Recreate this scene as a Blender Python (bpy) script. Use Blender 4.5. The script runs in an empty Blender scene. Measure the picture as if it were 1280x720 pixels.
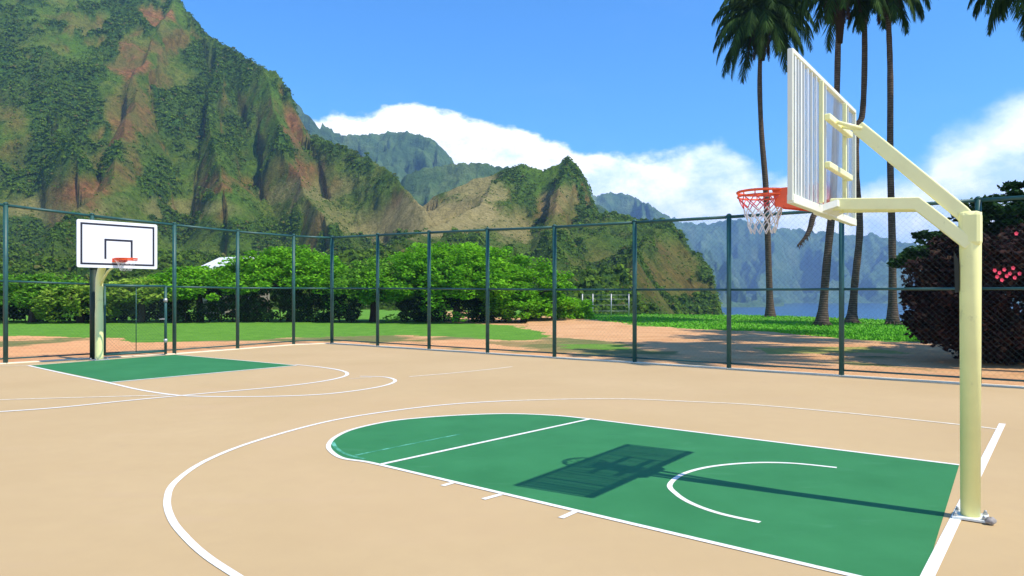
import bpy, math, random
import numpy as np
from mathutils import Vector, Matrix
R = math.radians
random.seed(7)
rng = np.random.default_rng(11)
scene = bpy.context.scene
col = scene.collection
# ------------------------------------------------------------------ camera model
F, CX, HZ, H = 918.0, 640.0, 368.0, 1.95
def at(px, py):                       # pixel on level ground -> x, y
    Y = F*H/(py-HZ)
    return ((px-CX)/F*Y, Y)
def pt(px, py, Y):                    # pixel at known distance -> x, y, z
    return ((px-CX)/F*Y, Y, H+(HZ-py)/F*Y)
cam_d = bpy.data.cameras.new('camera'); cam = bpy.data.objects.new('camera', cam_d); col.objects.link(cam)
cam.location = (0, 0, H); cam.rotation_euler = (R(90), 0, 0)
cam_d.sensor_width = 36; cam_d.lens = 36*F/1280; cam_d.shift_y = (HZ-360)/1280
cam_d.clip_start = 0.1; cam_d.clip_end = 20000
scene.camera = cam
# ------------------------------------------------------------------ numpy noise
PERM = np.random.default_rng(3).permutation(256); PERM = np.concatenate([PERM, PERM, PERM])
GR = np.stack([np.cos(np.arange(256)*2.399), np.sin(np.arange(256)*2.399)], 1)
def perlin(x, y, seed=0):
    x = np.asarray(x, float)+seed*17.31; y = np.asarray(y, float)+seed*9.77
    xi = np.floor(x).astype(int); yi = np.floor(y).astype(int)
    xf = x-xi; yf = y-yi; u = xf**3*(xf*(xf*6-15)+10); v = yf**3*(yf*(yf*6-15)+10)
    xi &= 255; yi &= 255
    def g(ix, iy, dx, dy):
        h = PERM[PERM[(ix+seed) & 255]+(iy & 255)]
        return GR[h, 0]*dx+GR[h, 1]*dy
    a = g(xi, yi, xf, yf); b = g(xi+1, yi, xf-1, yf); c = g(xi, yi+1, xf, yf-1); d = g(xi+1, yi+1, xf-1, yf-1)
    return ((a*(1-u)+b*u)*(1-v)+(c*(1-u)+d*u)*v)*1.5
def fbm(x, y, o=5, seed=0, gain=.5):
    s = 0; a = 1; t = 0
    for k in range(o):
        s = s+a*perlin(x*2**k, y*2**k, seed+k); t += a; a *= gain
    return s/t*1.6
def ridged(x, y, o=5, seed=0, gain=.5):
    s = 0; a = 1; t = 0
    for k in range(o):
        s = s+a*(1-np.abs(perlin(x*2**k, y*2**k, seed+k))*1.6); t += a; a *= gain
    return s/t
def worley(x, y, seed=0):
    xi = np.floor(x).astype(int); yi = np.floor(y).astype(int); best = np.full(np.shape(x), 9.0); val = np.zeros(np.shape(x))
    for dx in (-1, 0, 1):
        for dy in (-1, 0, 1):
            a = PERM[(PERM[(xi+dx+seed) & 255]+(yi+dy)) & 255]; b = PERM[(a+37) & 255]
            d = np.hypot(xi+dx+a/256-x, yi+dy+b/256-y)
            m = d < best; best = np.where(m, d, best); val = np.where(m, PERM[(a+b) & 255]/256, val)
    return best, val
def sstep(a, b, x):
    t = np.clip((x-a)/(b-a), 0, 1); return t*t*(3-2*t)
# ------------------------------------------------------------------ mesh helpers
def np_mesh(name, V, Q, mat, parent=None, smooth=False, attrs=None):
    V = np.asarray(V, np.float32); Q = np.asarray(Q, np.int32); n = Q.shape[1]
    me = bpy.data.meshes.new(name); me.vertices.add(len(V)); me.vertices.foreach_set('co', V.ravel())
    me.loops.add(Q.size); me.loops.foreach_set('vertex_index', Q.ravel())
    me.polygons.add(len(Q)); me.polygons.foreach_set('loop_start', np.arange(0, Q.size, n, dtype=np.int32))
    me.polygons.foreach_set('loop_total', np.full(len(Q), n, np.int32))
    me.polygons.foreach_set('use_smooth', np.full(len(Q), smooth))
    for k, c in (attrs or {}).items():
        a = me.color_attributes.new(k, 'FLOAT_COLOR', 'POINT'); cc = np.ones((len(V), 4), np.float32); cc[:, :c.shape[1]] = c
        a.data.foreach_set('color', cc.ravel())
    me.update(calc_edges=True); me.materials.append(mat)
    o = bpy.data.objects.new(name, me); col.objects.link(o)
    if parent: o.parent = parent
    return o
class MB:
    def __init__(s): s.v = []; s.f = []; s.sm = []
    def add(s, vs, fs, smooth=False):
        b = len(s.v); s.v += [tuple(v) for v in vs]; s.f += [tuple(b+i for i in f) for f in fs]; s.sm += [smooth]*len(fs); return s
    def box(s, c, d, m=None):
        m = m or Matrix()
        vs = [m @ Vector((c[0]+sx*d[0]/2, c[1]+sy*d[1]/2, c[2]+sz*d[2]/2)) for sx in (-1, 1) for sy in (-1, 1) for sz in (-1, 1)]
        return s.add(vs, [(0, 1, 3, 2), (4, 6, 7, 5), (0, 4, 5, 1), (2, 3, 7, 6), (0, 2, 6, 4), (1, 5, 7, 3)])
    def tube(s, pts, r, n=10, caps=True, smooth=True, sq=None):
        pts = [Vector(p) for p in pts]; rr = r if isinstance(r, (list, tuple)) else [r]*len(pts); vs = []; up = None
        for i, p in enumerate(pts):
            d = (pts[min(i+1, len(pts)-1)]-pts[max(i-1, 0)]).normalized()
            if up is None:
                up = Vector((0, 0, 1)) if abs(d.z) < .9 else Vector((0, 1, 0))
            x = up.cross(d).normalized(); y = d.cross(x).normalized(); up = y
            if sq:
                # scale for mitred bend
                e1 = (pts[i]-pts[i-1]).normalized() if i else d
                k = 1/max(.5, e1.dot(d)) if 0 < i < len(pts)-1 else 1
                for (a, b) in ((-1, -1), (1, -1), (1, 1), (-1, 1)): vs.append(p+x*a*sq[0]/2+y*b*sq[1]/2*k)
            else:
                for j in range(n):
                    a = 2*math.pi*j/n; vs.append(p+x*math.cos(a)*rr[i]+y*math.sin(a)*rr[i])
        if sq: n = 4; smooth = False
        fs = [(i*n+j, i*n+(j+1) % n, (i+1)*n+(j+1) % n, (i+1)*n+j) for i in range(len(pts)-1) for j in range(n)]
        if caps: fs += [tuple(range(n))[::-1], tuple((len(pts)-1)*n+j for j in range(n))]
        return s.add(vs, fs, smooth)
    def build(s, name, mat, parent=None, bevel=0):
        me = bpy.data.meshes.new(name); me.from_pydata(s.v, [], s.f); me.materials.append(mat)
        me.polygons.foreach_set('use_smooth', s.sm); me.update()
        o = bpy.data.objects.new(name, me); col.objects.link(o)
        if parent: o.parent = parent
        if bevel:
            b = o.modifiers.new('bevel', 'BEVEL'); b.width = bevel; b.segments = 2; b.limit_method = 'ANGLE'; b.angle_limit = R(40)
        return o
def tag(o, label=None, cat=None, group=None, kind=None):
    if label: o['label'] = label
    if cat: o['category'] = cat
    if group: o['group'] = group
    if kind: o['kind'] = kind
    return o
def empty(name, loc, rz=0):
    o = bpy.data.objects.new(name, None); col.objects.link(o); o.location = loc; o.rotation_euler = (0, 0, rz)
    o.empty_display_size = .3; return o
def catmull(P, n=8):
    P = [Vector(p) for p in P]; out = []
    for i in range(len(P)-1):
        a, b, c, d = P[max(i-1, 0)], P[i], P[i+1], P[min(i+2, len(P)-1)]
        for k in range(n):
            t = k/n; out.append(.5*((2*b)+(c-a)*t+(2*a-5*b+4*c-d)*t*t+(3*b-a-3*c+d)*t**3))
    return out+[P[-1]]
# ------------------------------------------------------------------ materials
class NT:
    def __init__(s, name, rough=.7, spec=.3):
        s.m = bpy.data.materials.new(name); s.m.use_nodes = True; s.t = s.m.node_tree; s.n = s.t.nodes
        s.b = s.n['Principled BSDF']; s.b.inputs['Roughness'].default_value = rough; s.b.inputs['Specular IOR Level'].default_value = spec
        s.tc = s.n.new('ShaderNodeTexCoord')
    def link(s, a, b): s.t.links.new(a, b)
    def noise(s, scale, detail=5, rough=.55, vec=None, coord='Object', dist=0):
        n = s.n.new('ShaderNodeTexNoise'); n.inputs['Scale'].default_value = scale; n.inputs['Detail'].default_value = detail
        n.inputs['Roughness'].default_value = rough; n.inputs['Distortion'].default_value = dist
        s.link(vec or s.tc.outputs[coord], n.inputs['Vector']); return n.outputs['Fac']
    def scaled(s, v, coord='Object'):
        m = s.n.new('ShaderNodeMapping'); m.inputs['Scale'].default_value = v; s.link(s.tc.outputs[coord], m.inputs['Vector']); return m.outputs[0]
    def ramp(s, fac, stops, interp='LINEAR'):
        r = s.n.new('ShaderNodeValToRGB'); r.color_ramp.interpolation = interp; e = r.color_ramp.elements
        while len(e) < len(stops): e.new(.5)
        for i, (p, c) in enumerate(stops):
            e[i].position = p; c = (c, c, c) if isinstance(c, (int, float)) else c; e[i].color = (*c, 1)
        s.link(fac, r.inputs[0]); return r.outputs[0]
    def mix(s, fac, a, b, mode='MIX'):
        m = s.n.new('ShaderNodeMix'); m.data_type = 'RGBA'; m.blend_type = mode
        for k, v in ((0, fac), (6, a), (7, b)):
            if isinstance(v, (int, float)): m.inputs[k].default_value = v
            elif isinstance(v, tuple): m.inputs[k].default_value = (*v, 1)
            else: s.link(v, m.inputs[k])
        return m.outputs[2]
    def math(s, op, a, b=0, clamp=False):
        m = s.n.new('ShaderNodeMath'); m.operation = op; m.use_clamp = clamp
        for k, v in ((0, a), (1, b)):
            if isinstance(v, (int, float)): m.inputs[k].default_value = v
            else: s.link(v, m.inputs[k])
        return m.outputs[0]
    def attr(s, name):
        a = s.n.new('ShaderNodeAttribute'); a.attribute_name = name; q = s.n.new('ShaderNodeSeparateColor'); s.link(a.outputs['Color'], q.inputs[0]); return q.outputs
    def col(s, c): s.link(c, s.b.inputs['Base Color']) if not isinstance(c, tuple) else setattr(s.b.inputs['Base Color'], 'default_value', (*c, 1))
    def bump(s, h, strength=.3, dist=.01):
        b = s.n.new('ShaderNodeBump'); b.inputs['Strength'].default_value = strength; b.inputs['Distance'].default_value = dist
        s.link(h, b.inputs['Height']); s.link(b.outputs[0], s.b.inputs['Normal'])
def paint(name, c, rough=.45, var=.12, scale=6, spec=.4, dirt=None, metallic=0):
    m = NT(name, rough, spec); n = m.noise(scale, 6, .6)
    lo = tuple(x*(1-var) for x in c); hi = tuple(min(1, x*(1+var)) for x in c)
    cc = m.ramp(n, [(.3, lo), (.7, hi)])
    if dirt:
        g = m.noise(scale*2.7, 8, .7); cc = m.mix(m.ramp(g, [(.60, 0.), (.74, .7)]), cc, dirt)
    m.col(cc); m.b.inputs['Metallic'].default_value = metallic
    m.bump(m.noise(90, 3), .08, .002)
    return m.m
M = {}
def build_materials():
    # --- court coating
    m = NT('court_coating', .8, .2)
    big = m.noise(.35, 4, .5); mid = m.noise(3.2, 6, .65); fine = m.noise(160, 3, .6); streak = m.noise(1.2, 6, .6, m.scaled((.35, 1.6, 1)))
    c = m.ramp(big, [(.3, (.495, .345, .168)), (.7, (.54, .385, .195))])
    c = m.mix(m.ramp(mid, [(.35, .35), (.75, 0.)]), c, (.455, .315, .16))
    c = m.mix(m.ramp(streak, [(.58, 0.), (.72, .22)]), c, (.50, .34, .22))
    c = m.mix(m.ramp(fine, [(.3, .16), (.6, 0.)]), c, (.40, .28, .18))
    stain = m.noise(.9, 8, .75, dist=.6); c = m.mix(m.ramp(stain, [(.62, 0.), (.72, .30)]), c, (.34, .24, .16))
    patch = m.noise(.17, 3, .5, dist=1.2); c = m.mix(m.ramp(patch, [(.50, 0.), (.56, .16)]), c, (.56, .385, .21))
    scuff = m.noise(2.6, 9, .8, m.scaled((4.5, .5, 1)), dist=.8); c = m.mix(m.ramp(scuff, [(.63, 0.), (.68, .22)]), c, (.30, .21, .14))
    m.col(c); m.bump(m.noise(220, 4, .7), .5, .004); M['court'] = m.m
    m = NT('court_green_paint', .72, .25)
    mid = m.noise(1.1, 6, .6); fine = m.noise(150, 3, .6); wear = m.noise(2.2, 9, .72, m.scaled((.5, 1.5, 1)), dist=.4)
    c = m.ramp(mid, [(.3, (.026, .170, .049)), (.7, (.038, .214, .068))])
    c = m.mix(m.ramp(wear, [(.58, 0.), (.74, .40)]), c, (.09, .29, .14))
    sc = m.noise(2.2, 9, .8, m.scaled((.6, 3.5, 1)), dist=.9); c = m.mix(m.ramp(sc, [(.62, 0.), (.67, .35)]), c, (.02, .11, .05))
    c = m.mix(m.ramp(fine, [(.3, .25), (.6, 0.)]), c, (.02, .12, .06))
    m.col(c); m.bump(m.noise(220, 4, .7), .5, .004); M['green'] = m.m
    m = NT('white_line_paint', .65, .3)
    w = m.noise(14, 8, .75); w2 = m.noise(1.3, 4, .6)
    c = m.mix(m.ramp(w, [(.53, 0.), (.68, .85)]), (.78, .77, .71), (.62, .47, .33))
    c = m.mix(m.ramp(w2, [(.45, 0.), (.75, .35)]), c, (.66, .56, .44))
    m.col(c); m.bump(m.noise(220, 4, .7), .4, .003); M['line'] = m.m
    m = NT('faded_line_paint', .7, .25); w = m.noise(9, 8, .75)
    m.col(m.mix(m.ramp(w, [(.4, 0.), (.62, .8)]), (.78, .73, .60), (.62, .48, .30))); M['line_faded'] = m.m
    m = NT('worn_mint_paint', .7, .25); w = m.noise(5, 9, .8)
    m.col(m.mix(m.ramp(w, [(.38, 0.), (.55, 1.)]), (.16, .50, .36), (.04, .225, .11))); M['line_mint'] = m.m
    M['kerb'] = paint('pale_concrete', (.80, .67, .47), .85, .12, 3, .2, (.45, .36, .26))
    # --- ground beyond the fence (masks: r grass, g dry grass)
    m = NT('field_soil_and_grass', .95, .1)
    a = m.attr('mask')
    n1 = m.noise(.8, 8, .7); n2 = m.noise(7, 6, .7); n3 = m.noise(.25, 5, .6, m.scaled((.5, 2.2, 1)))
    dirt = m.ramp(n1, [(.3, (.42, .215, .085)), (.55, (.58, .34, .15)), (.75, (.72, .50, .24))])
    dirt = m.mix(m.ramp(n3, [(.42, 0.), (.55, .6)]), dirt, (.74, .47, .25))
    dirt = m.mix(m.ramp(n2, [(.35, .25), (.6, 0.)]), dirt, (.22, .10, .055))
    red = m.mix(m.ramp(n1, [(.3, 0.), (.7, 1.)]), (.68, .31, .135), (.78, .42, .19))
    dirt = m.mix(a[2], dirt, red)
    g1 = m.ramp(m.noise(1.1, 7, .7), [(.3, (.10, .25, .022)), (.55, (.15, .34, .035)), (.75, (.22, .40, .06))])
    g1 = m.mix(m.ramp(m.noise(16, 4, .7), [(.35, .5), (.6, 0.)]), g1, (.03, .10, .012))
    dry = m.ramp(n1, [(.3, (.12, .15, .04)), (.7, (.26, .23, .09))])
    c = m.mix(a[1], dirt, dry); c = m.mix(a[0], c, g1)
    m.col(c); m.bump(m.noise(9, 8, .75), .8, .08); M['ground'] = m.m
    m = NT('grass_blades', .8, .15)
    n = m.noise(2.5, 5, .7); m.col(m.ramp(n, [(.3, (.08, .32, .012)), (.7, (.18, .50, .03))])); M['blade'] = m.m
    # --- hills (masks: r rock, g dry grass, b shrubs)
    m = NT('hill_vegetation', .95, .05)
    a = m.attr('mask')
    n1 = m.noise(.045, 9, .68); n2 = m.noise(.28, 8, .72); n3 = m.noise(.9, 6, .7); n4 = m.noise(.012, 5, .6)
    grass = m.ramp(n1, [(.32, (.060, .118, .012)), (.5, (.120, .180, .022)), (.68, (.235, .235, .048))])
    grass = m.mix(m.ramp(n4, [(.45, 0.), (.62, .55)]), grass, (.125, .26, .022))
    grass = m.mix(m.ramp(n2, [(.38, .7), (.54, 0.)]), grass, (.045, .090, .018))
    shrub = m.ramp(n2, [(.3, (.026, .068, .013)), (.5, (.055, .13, .022)), (.7, (.11, .21, .035))])
    rock = m.ramp(n2, [(.3, (.12, .062, .026)), (.5, (.27, .125, .045)), (.7, (.46, .23, .085))])
    rock = m.mix(m.ramp(n1, [(.44, 0.), (.58, .7)]), rock, (.15, .17, .04))
    dry = m.ramp(n2, [(.3, (.26, .22, .075)), (.7, (.50, .40, .17))])
    c = m.mix(a[1], grass, dry); c = m.mix(a[0], c, rock); c = m.mix(a[2], c, shrub)
    c = m.mix(m.ramp(n3, [(.35, .45), (.55, 0.)]), c, (.030, .050, .014))
    m.col(c); m.bump(m.noise(.55, 9, .78), 1.0, 2.2); M['hill'] = m.m
    m = NT('far_mountain_vegetation', .95, .05)
    n1 = m.noise(.012, 9, .66); n2 = m.noise(.05, 8, .7)
    c = m.ramp(n1, [(.3, (.055, .115, .040)), (.5, (.105, .19, .060)), (.7, (.20, .27, .10))])
    c = m.mix(m.ramp(n2, [(.35, .6), (.55, 0.)]), c, (.03, .065, .028))
    m.col(c); m.bump(m.noise(.05, 9, .75), 1.0, 14); M['far'] = m.m
    m = NT('sea_water', .25, .5); m.col((.02, .07, .13)); m.bump(m.noise(.12, 7, .6), .5, .5); M['sea'] = m.m
    # --- leaves
    def leaf(name, lo, hi, trans=.25, scale=1.2, extra=None):
        m = NT(name, .75, .08); a = m.attr('tint')
        c = m.mix(a[0], lo, hi)
        if extra: c = m.mix(a[1], c, extra)
        c = m.mix(m.ramp(m.noise(scale, 4, .6), [(.35, .45), (.6, 0.)]), c, tuple(x*.5 for x in lo))
        m.col(c); tr = m.n.new('ShaderNodeBsdfTranslucent'); mx = m.n.new('ShaderNodeMixShader'); mx.inputs[0].default_value = trans
        m.link(c, tr.inputs[0]); m.link(m.b.outputs[0], mx.inputs[1]); m.link(tr.outputs[0], mx.inputs[2]); m.link(mx.outputs[0], m.n['Material Output'].inputs[0])
        return m.m
    M['leaf_bright'] = leaf('bright_green_leaves', (.10, .33, .010), (.27, .62, .025), .4)
    M['leaf_mid'] = leaf('mid_green_leaves', (.08, .24, .014), (.22, .48, .035), .35)
    M['leaf_yellow'] = leaf('yellow_green_leaves', (.17, .32, .025), (.42, .58, .07), .35)
    M['hill_shrub'] = leaf('hill_scrub_leaves', (.045, .100, .009), (.15, .25, .022), .3, .05, extra=(.18, .15, .05))
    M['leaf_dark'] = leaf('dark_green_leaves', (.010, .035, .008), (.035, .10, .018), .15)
    M['leaf_maroon'] = leaf('maroon_leaves', (.014, .007, .006), (.048, .020, .016), .1, extra=(.085, .05, .03))
    M['leaf_palm'] = leaf('palm_leaves', (.022, .052, .012), (.07, .14, .026), .25, .6)
    M['leaf_dead'] = leaf('dead_palm_leaves', (.045, .028, .016), (.12, .075, .04), .1)
    M['petal'] = paint('pink_red_petals', (.75, .05, .10), .6, .3, 20)
    m = NT('palm_bark', .9, .1); w = m.n.new('ShaderNodeTexWave'); w.wave_type = 'BANDS'; w.bands_direction = 'Z'; w.inputs['Scale'].default_value = 2.2; w.inputs['Distortion'].default_value = 3
    m.link(m.tc.outputs['Object'], w.inputs[0]); n = m.noise(4, 7, .7)
    c = m.ramp(n, [(.3, (.06, .043, .030)), (.7, (.17, .125, .09))]); c = m.mix(m.ramp(w.outputs[1], [(.2, .5), (.5, 0.)]), c, (.02, .014, .010))
    m.col(c); m.bump(w.outputs[1], .5, .03); M['palm_bark'] = m.m
    m = NT('tree_bark', .9, .1); n = m.noise(3, 8, .7, m.scaled((3, 3, .7))); m.col(m.ramp(n, [(.3, (.03, .022, .016)), (.7, (.10, .075, .05))])); m.bump(n, .8, .03); M['bark'] = m.m
    # --- metal etc
    M['fence'] = paint('dark_green_fence_paint', (.020, .085, .075), .45, .2, 8, .4, (.06, .05, .035))
    M['wire'] = paint('green_vinyl_wire', (.035, .085, .072), .5, .2, 3)
    M['dark_post'] = paint('dark_green_post_paint', (.010, .030, .016), .6, .3, 5)
    M['cream'] = paint('cream_yellow_steel_paint', (.90, .87, .44), .38, .07, 2.4, .45, (.47, .44, .22))
    M['cream_pole'] = paint('cream_green_pole_paint', (.88, .86, .38), .42, .08, 1.8, .45, (.42, .42, .22))
    M['frame_cream'] = paint('pale_cream_frame_paint', (.80, .80, .62), .4, .05, 3, .4, (.6, .6, .4))
    M['white_steel'] = paint('white_steel_paint', (.78, .79, .70), .4, .05, 5, .4, (.6, .58, .42))
    M['orange'] = paint('orange_rim_paint', (.90, .115, .03), .4, .12, 9, .45, (.35, .05, .02))
    M['red_net'] = paint('faded_red_net_cord', (.75, .12, .13), .8, .2, 30)
    M['net'] = paint('white_net_cord', (.80, .76, .76), .85, .12, 30)
    M['board'] = paint('white_backboard_face', (.80, .82, .84), .35, .03, 2, .4, (.72, .73, .74))
    M['black'] = paint('black_board_lines', (.018, .018, .032), .5, .2, 9)
    M['arm_shadow'] = paint('dark_arm_shadow', (.03, .032, .028), .7, .2, 9)  # dark colour of the plate that stands in for the arm's shadow
    M['steel'] = paint('galvanised_steel', (.42, .43, .42), .45, .15, 9, .5, metallic=.5)
    M['stone'] = paint('grey_stone', (.30, .27, .24), .9, .3, 40)
    M['wall'] = paint('brown_house_wall', (.22, .18, .13), .8, .1, 1)
    M['roof'] = paint('white_metal_roof', (.78, .78, .76), .5, .06, 1)
    M['window'] = paint('dark_window_glass', (.03, .04, .05), .12, .1, 1, .6)
    m = NT('frosted_acrylic', .25, .5); m.b.inputs['Transmission Weight'].default_value = .6; m.b.inputs['IOR'].default_value = 1.1; m.col((.9, .93, .92)); M['acrylic_frost'] = m.m
    m = NT('clear_acrylic', .03, .5); m.b.inputs['Transmission Weight'].default_value = .93; m.b.inputs['IOR'].default_value = 1.25
    m.col(m.ramp(m.noise(3, 6, .7), [(.3, (.90, .94, .95)), (.7, (.97, .98, .98))]))
    m.link(m.ramp(m.noise(5, 8, .7), [(.4, .02), (.7, .12)]), m.b.inputs['Roughness']); 
    tr = m.n.new('ShaderNodeBsdfTransparent'); df = m.n.new('ShaderNodeBsdfTranslucent'); df.inputs[0].default_value = (.86, .9, .92, 1); gl = m.n.new('ShaderNodeBsdfGlossy'); gl.inputs['Roughness'].default_value = .05
    st = m.noise(3.0, 6, .7, m.scaled((6, 6, .25))); f = m.ramp(st, [(.35, .36), (.7, .66)])
    a1 = m.n.new('ShaderNodeMixShader'); m.link(f, a1.inputs[0]); m.link(tr.outputs[0], a1.inputs[1]); m.link(df.outputs[0], a1.inputs[2])
    a2 = m.n.new('ShaderNodeMixShader'); a2.inputs[0].default_value = .07; m.link(a1.outputs[0], a2.inputs[1]); m.link(gl.outputs[0], a2.inputs[2]); m.link(a2.outputs[0], m.n['Material Output'].inputs[0]); M['acrylic'] = m.m
build_materials()
# ------------------------------------------------------------------ light
to_sun = Vector((.846*math.cos(R(56)), -.533*math.cos(R(56)), math.sin(R(56))))
sd = bpy.data.lights.new('sun', 'SUN'); sun = bpy.data.objects.new('sun', sd); col.objects.link(sun)
sd.energy = 5.0; sd.angle = R(.53); sd.color = (1, .92, .78)
sun.rotation_euler = to_sun.to_track_quat('Z', 'Y').to_euler(); sun.location = to_sun*60
def build_world():
    w = bpy.data.worlds.new('World'); scene.world = w; w.use_nodes = True; t = w.node_tree; n = t.nodes; L = t.links.new
    bg = n['Background']; bg.inputs[1].default_value = .10
    sky = n.new('ShaderNodeTexSky'); sky.sky_type = 'NISHITA'; sky.sun_disc = False; sky.sun_elevation = R(56)
    sky.sun_rotation = math.atan2(to_sun.x, to_sun.y); sky.air_density = 1.0; sky.dust_density = .4; sky.ozone_density = 2.2
    tint = n.new('ShaderNodeMix'); tint.data_type = 'RGBA'; tint.blend_type = 'MULTIPLY'; tint.inputs[0].default_value = 1
    L(sky.outputs[0], tint.inputs[6]); tint.inputs[7].default_value = (.6, 1.38, 2.1, 1)
    tc = n.new('ShaderNodeTexCoord'); sx = n.new('ShaderNodeSeparateXYZ'); L(tc.outputs['Generated'], sx.inputs[0])
    def mt(op, a, b=0, clamp=False):
        m = n.new('ShaderNodeMath'); m.operation = op; m.use_clamp = clamp
        for k, v in ((0, a), (1, b)):
            if isinstance(v, (int, float)): m.inputs[k].default_value = v
            else: L(v, m.inputs[k])
        return m.outputs[0]
    az = mt('ARCTAN2', sx.outputs[0], sx.outputs[1]); el = mt('ARCSINE', sx.outputs[2])
    azn = mt('ADD', mt('DIVIDE', az, 2.0), .5, True)       # -1..1 rad -> 0..1
    pts = [(-900, 150), (200, 175), (330, 160), (400, 143), (440, 141), (480, 136), (515, 128), (550, 134), (600, 147), (650, 161), (700, 172), (740, 184),
           (790, 193), (830, 189), (860, 175), (885, 168), (910, 176), (940, 199), (975, 216), (1000, 214), (1040, 228), (1100, 215),
           (1150, 192), (1175, 158), (1200, 142), (1240, 118), (1280, 100), (1360, 80), (1500, 120), (1900, 160)]
    fc = n.new('ShaderNodeFloatCurve'); c = fc.mapping.curves[0]; P = []
    for px, py in pts:
        a = math.atan((px-CX)/F); e = math.atan((HZ-py)/math.hypot(F, px-CX)); P.append((a/2+.5, e*2))
    c.points[0].location = (0, .45); c.points[1].location = (1, .3)
    for p in P: c.points.new(*p)
    fc.mapping.update(); L(azn, fc.inputs['Value'])
    top = mt('DIVIDE', fc.outputs[0], 2)
    def nz(scale, det, rough, seed=0, sc=(1, 1, 1.6)):
        mp = n.new('ShaderNodeMapping'); mp.inputs['Scale'].default_value = sc; mp.inputs['Location'].default_value = (seed, 0, 0); L(tc.outputs['Generated'], mp.inputs[0])
        k = n.new('ShaderNodeTexNoise'); k.inputs['Scale'].default_value = scale; k.inputs['Detail'].default_value = det; k.inputs['Roughness'].default_value = rough
        L(mp.outputs[0], k.inputs['Vector']); return k.outputs['Fac']
    n1 = nz(16, 9, .6); n2 = nz(6, 6, .6, 3.1)
    d = mt('ADD', mt('SUBTRACT', top, el), mt('MULTIPLY', mt('SUBTRACT', n1, .5), .055))
    # softness grows to the right, where the cloud is thin
    right = mt('MULTIPLY', mt('SUBTRACT', azn, .56), 4.0, True)
    soft = mt('ADD', .012, mt('MULTIPLY', right, .035))
    mask = mt('DIVIDE', d, soft, True)
    mask = mt('MULTIPLY', mask, mt('SUBTRACT', 1, mt('MULTIPLY', right, mt('MULTIPLY', mt('SUBTRACT', .55, n2), 1.6, True))), True)
    # thin drifting wisps higher up
    wisp = mt('MULTIPLY', mt('SUBTRACT', nz(4, 8, .62, 7.7, (1, 1, 3.5)), .53), 1.1, True)
    wisp = mt('MULTIPLY', wisp, .35)
    mask = mt('MAXIMUM', mask, wisp)
    ms = n.new('ShaderNodeMapRange'); ms.interpolation_type = 'SMOOTHSTEP'; L(mask, ms.inputs[0])
    sh = n.new('ShaderNodeValToRGB'); L(mt('SUBTRACT', mt('ADD', mt('MULTIPLY', nz(13, 9, .62, 1.3), 1.5), -.22), mt('MULTIPLY', d, 1.6, False)), sh.inputs[0])
    sh.color_ramp.elements[0].position = .18; sh.color_ramp.elements[0].color = (7.2, 9.6, 12.5, 1)
    sh.color_ramp.elements[1].position = .50; sh.color_ramp.elements[1].color = (13.5, 14.0, 14.2, 1)
    mx = n.new('ShaderNodeMix'); mx.data_type = 'RGBA'; L(ms.outputs[0], mx.inputs[0]); L(tint.outputs[2], mx.inputs[6]); L(sh.outputs[0], mx.inputs[7])
    L(mx.outputs[2], bg.inputs[0])
build_world()
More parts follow.
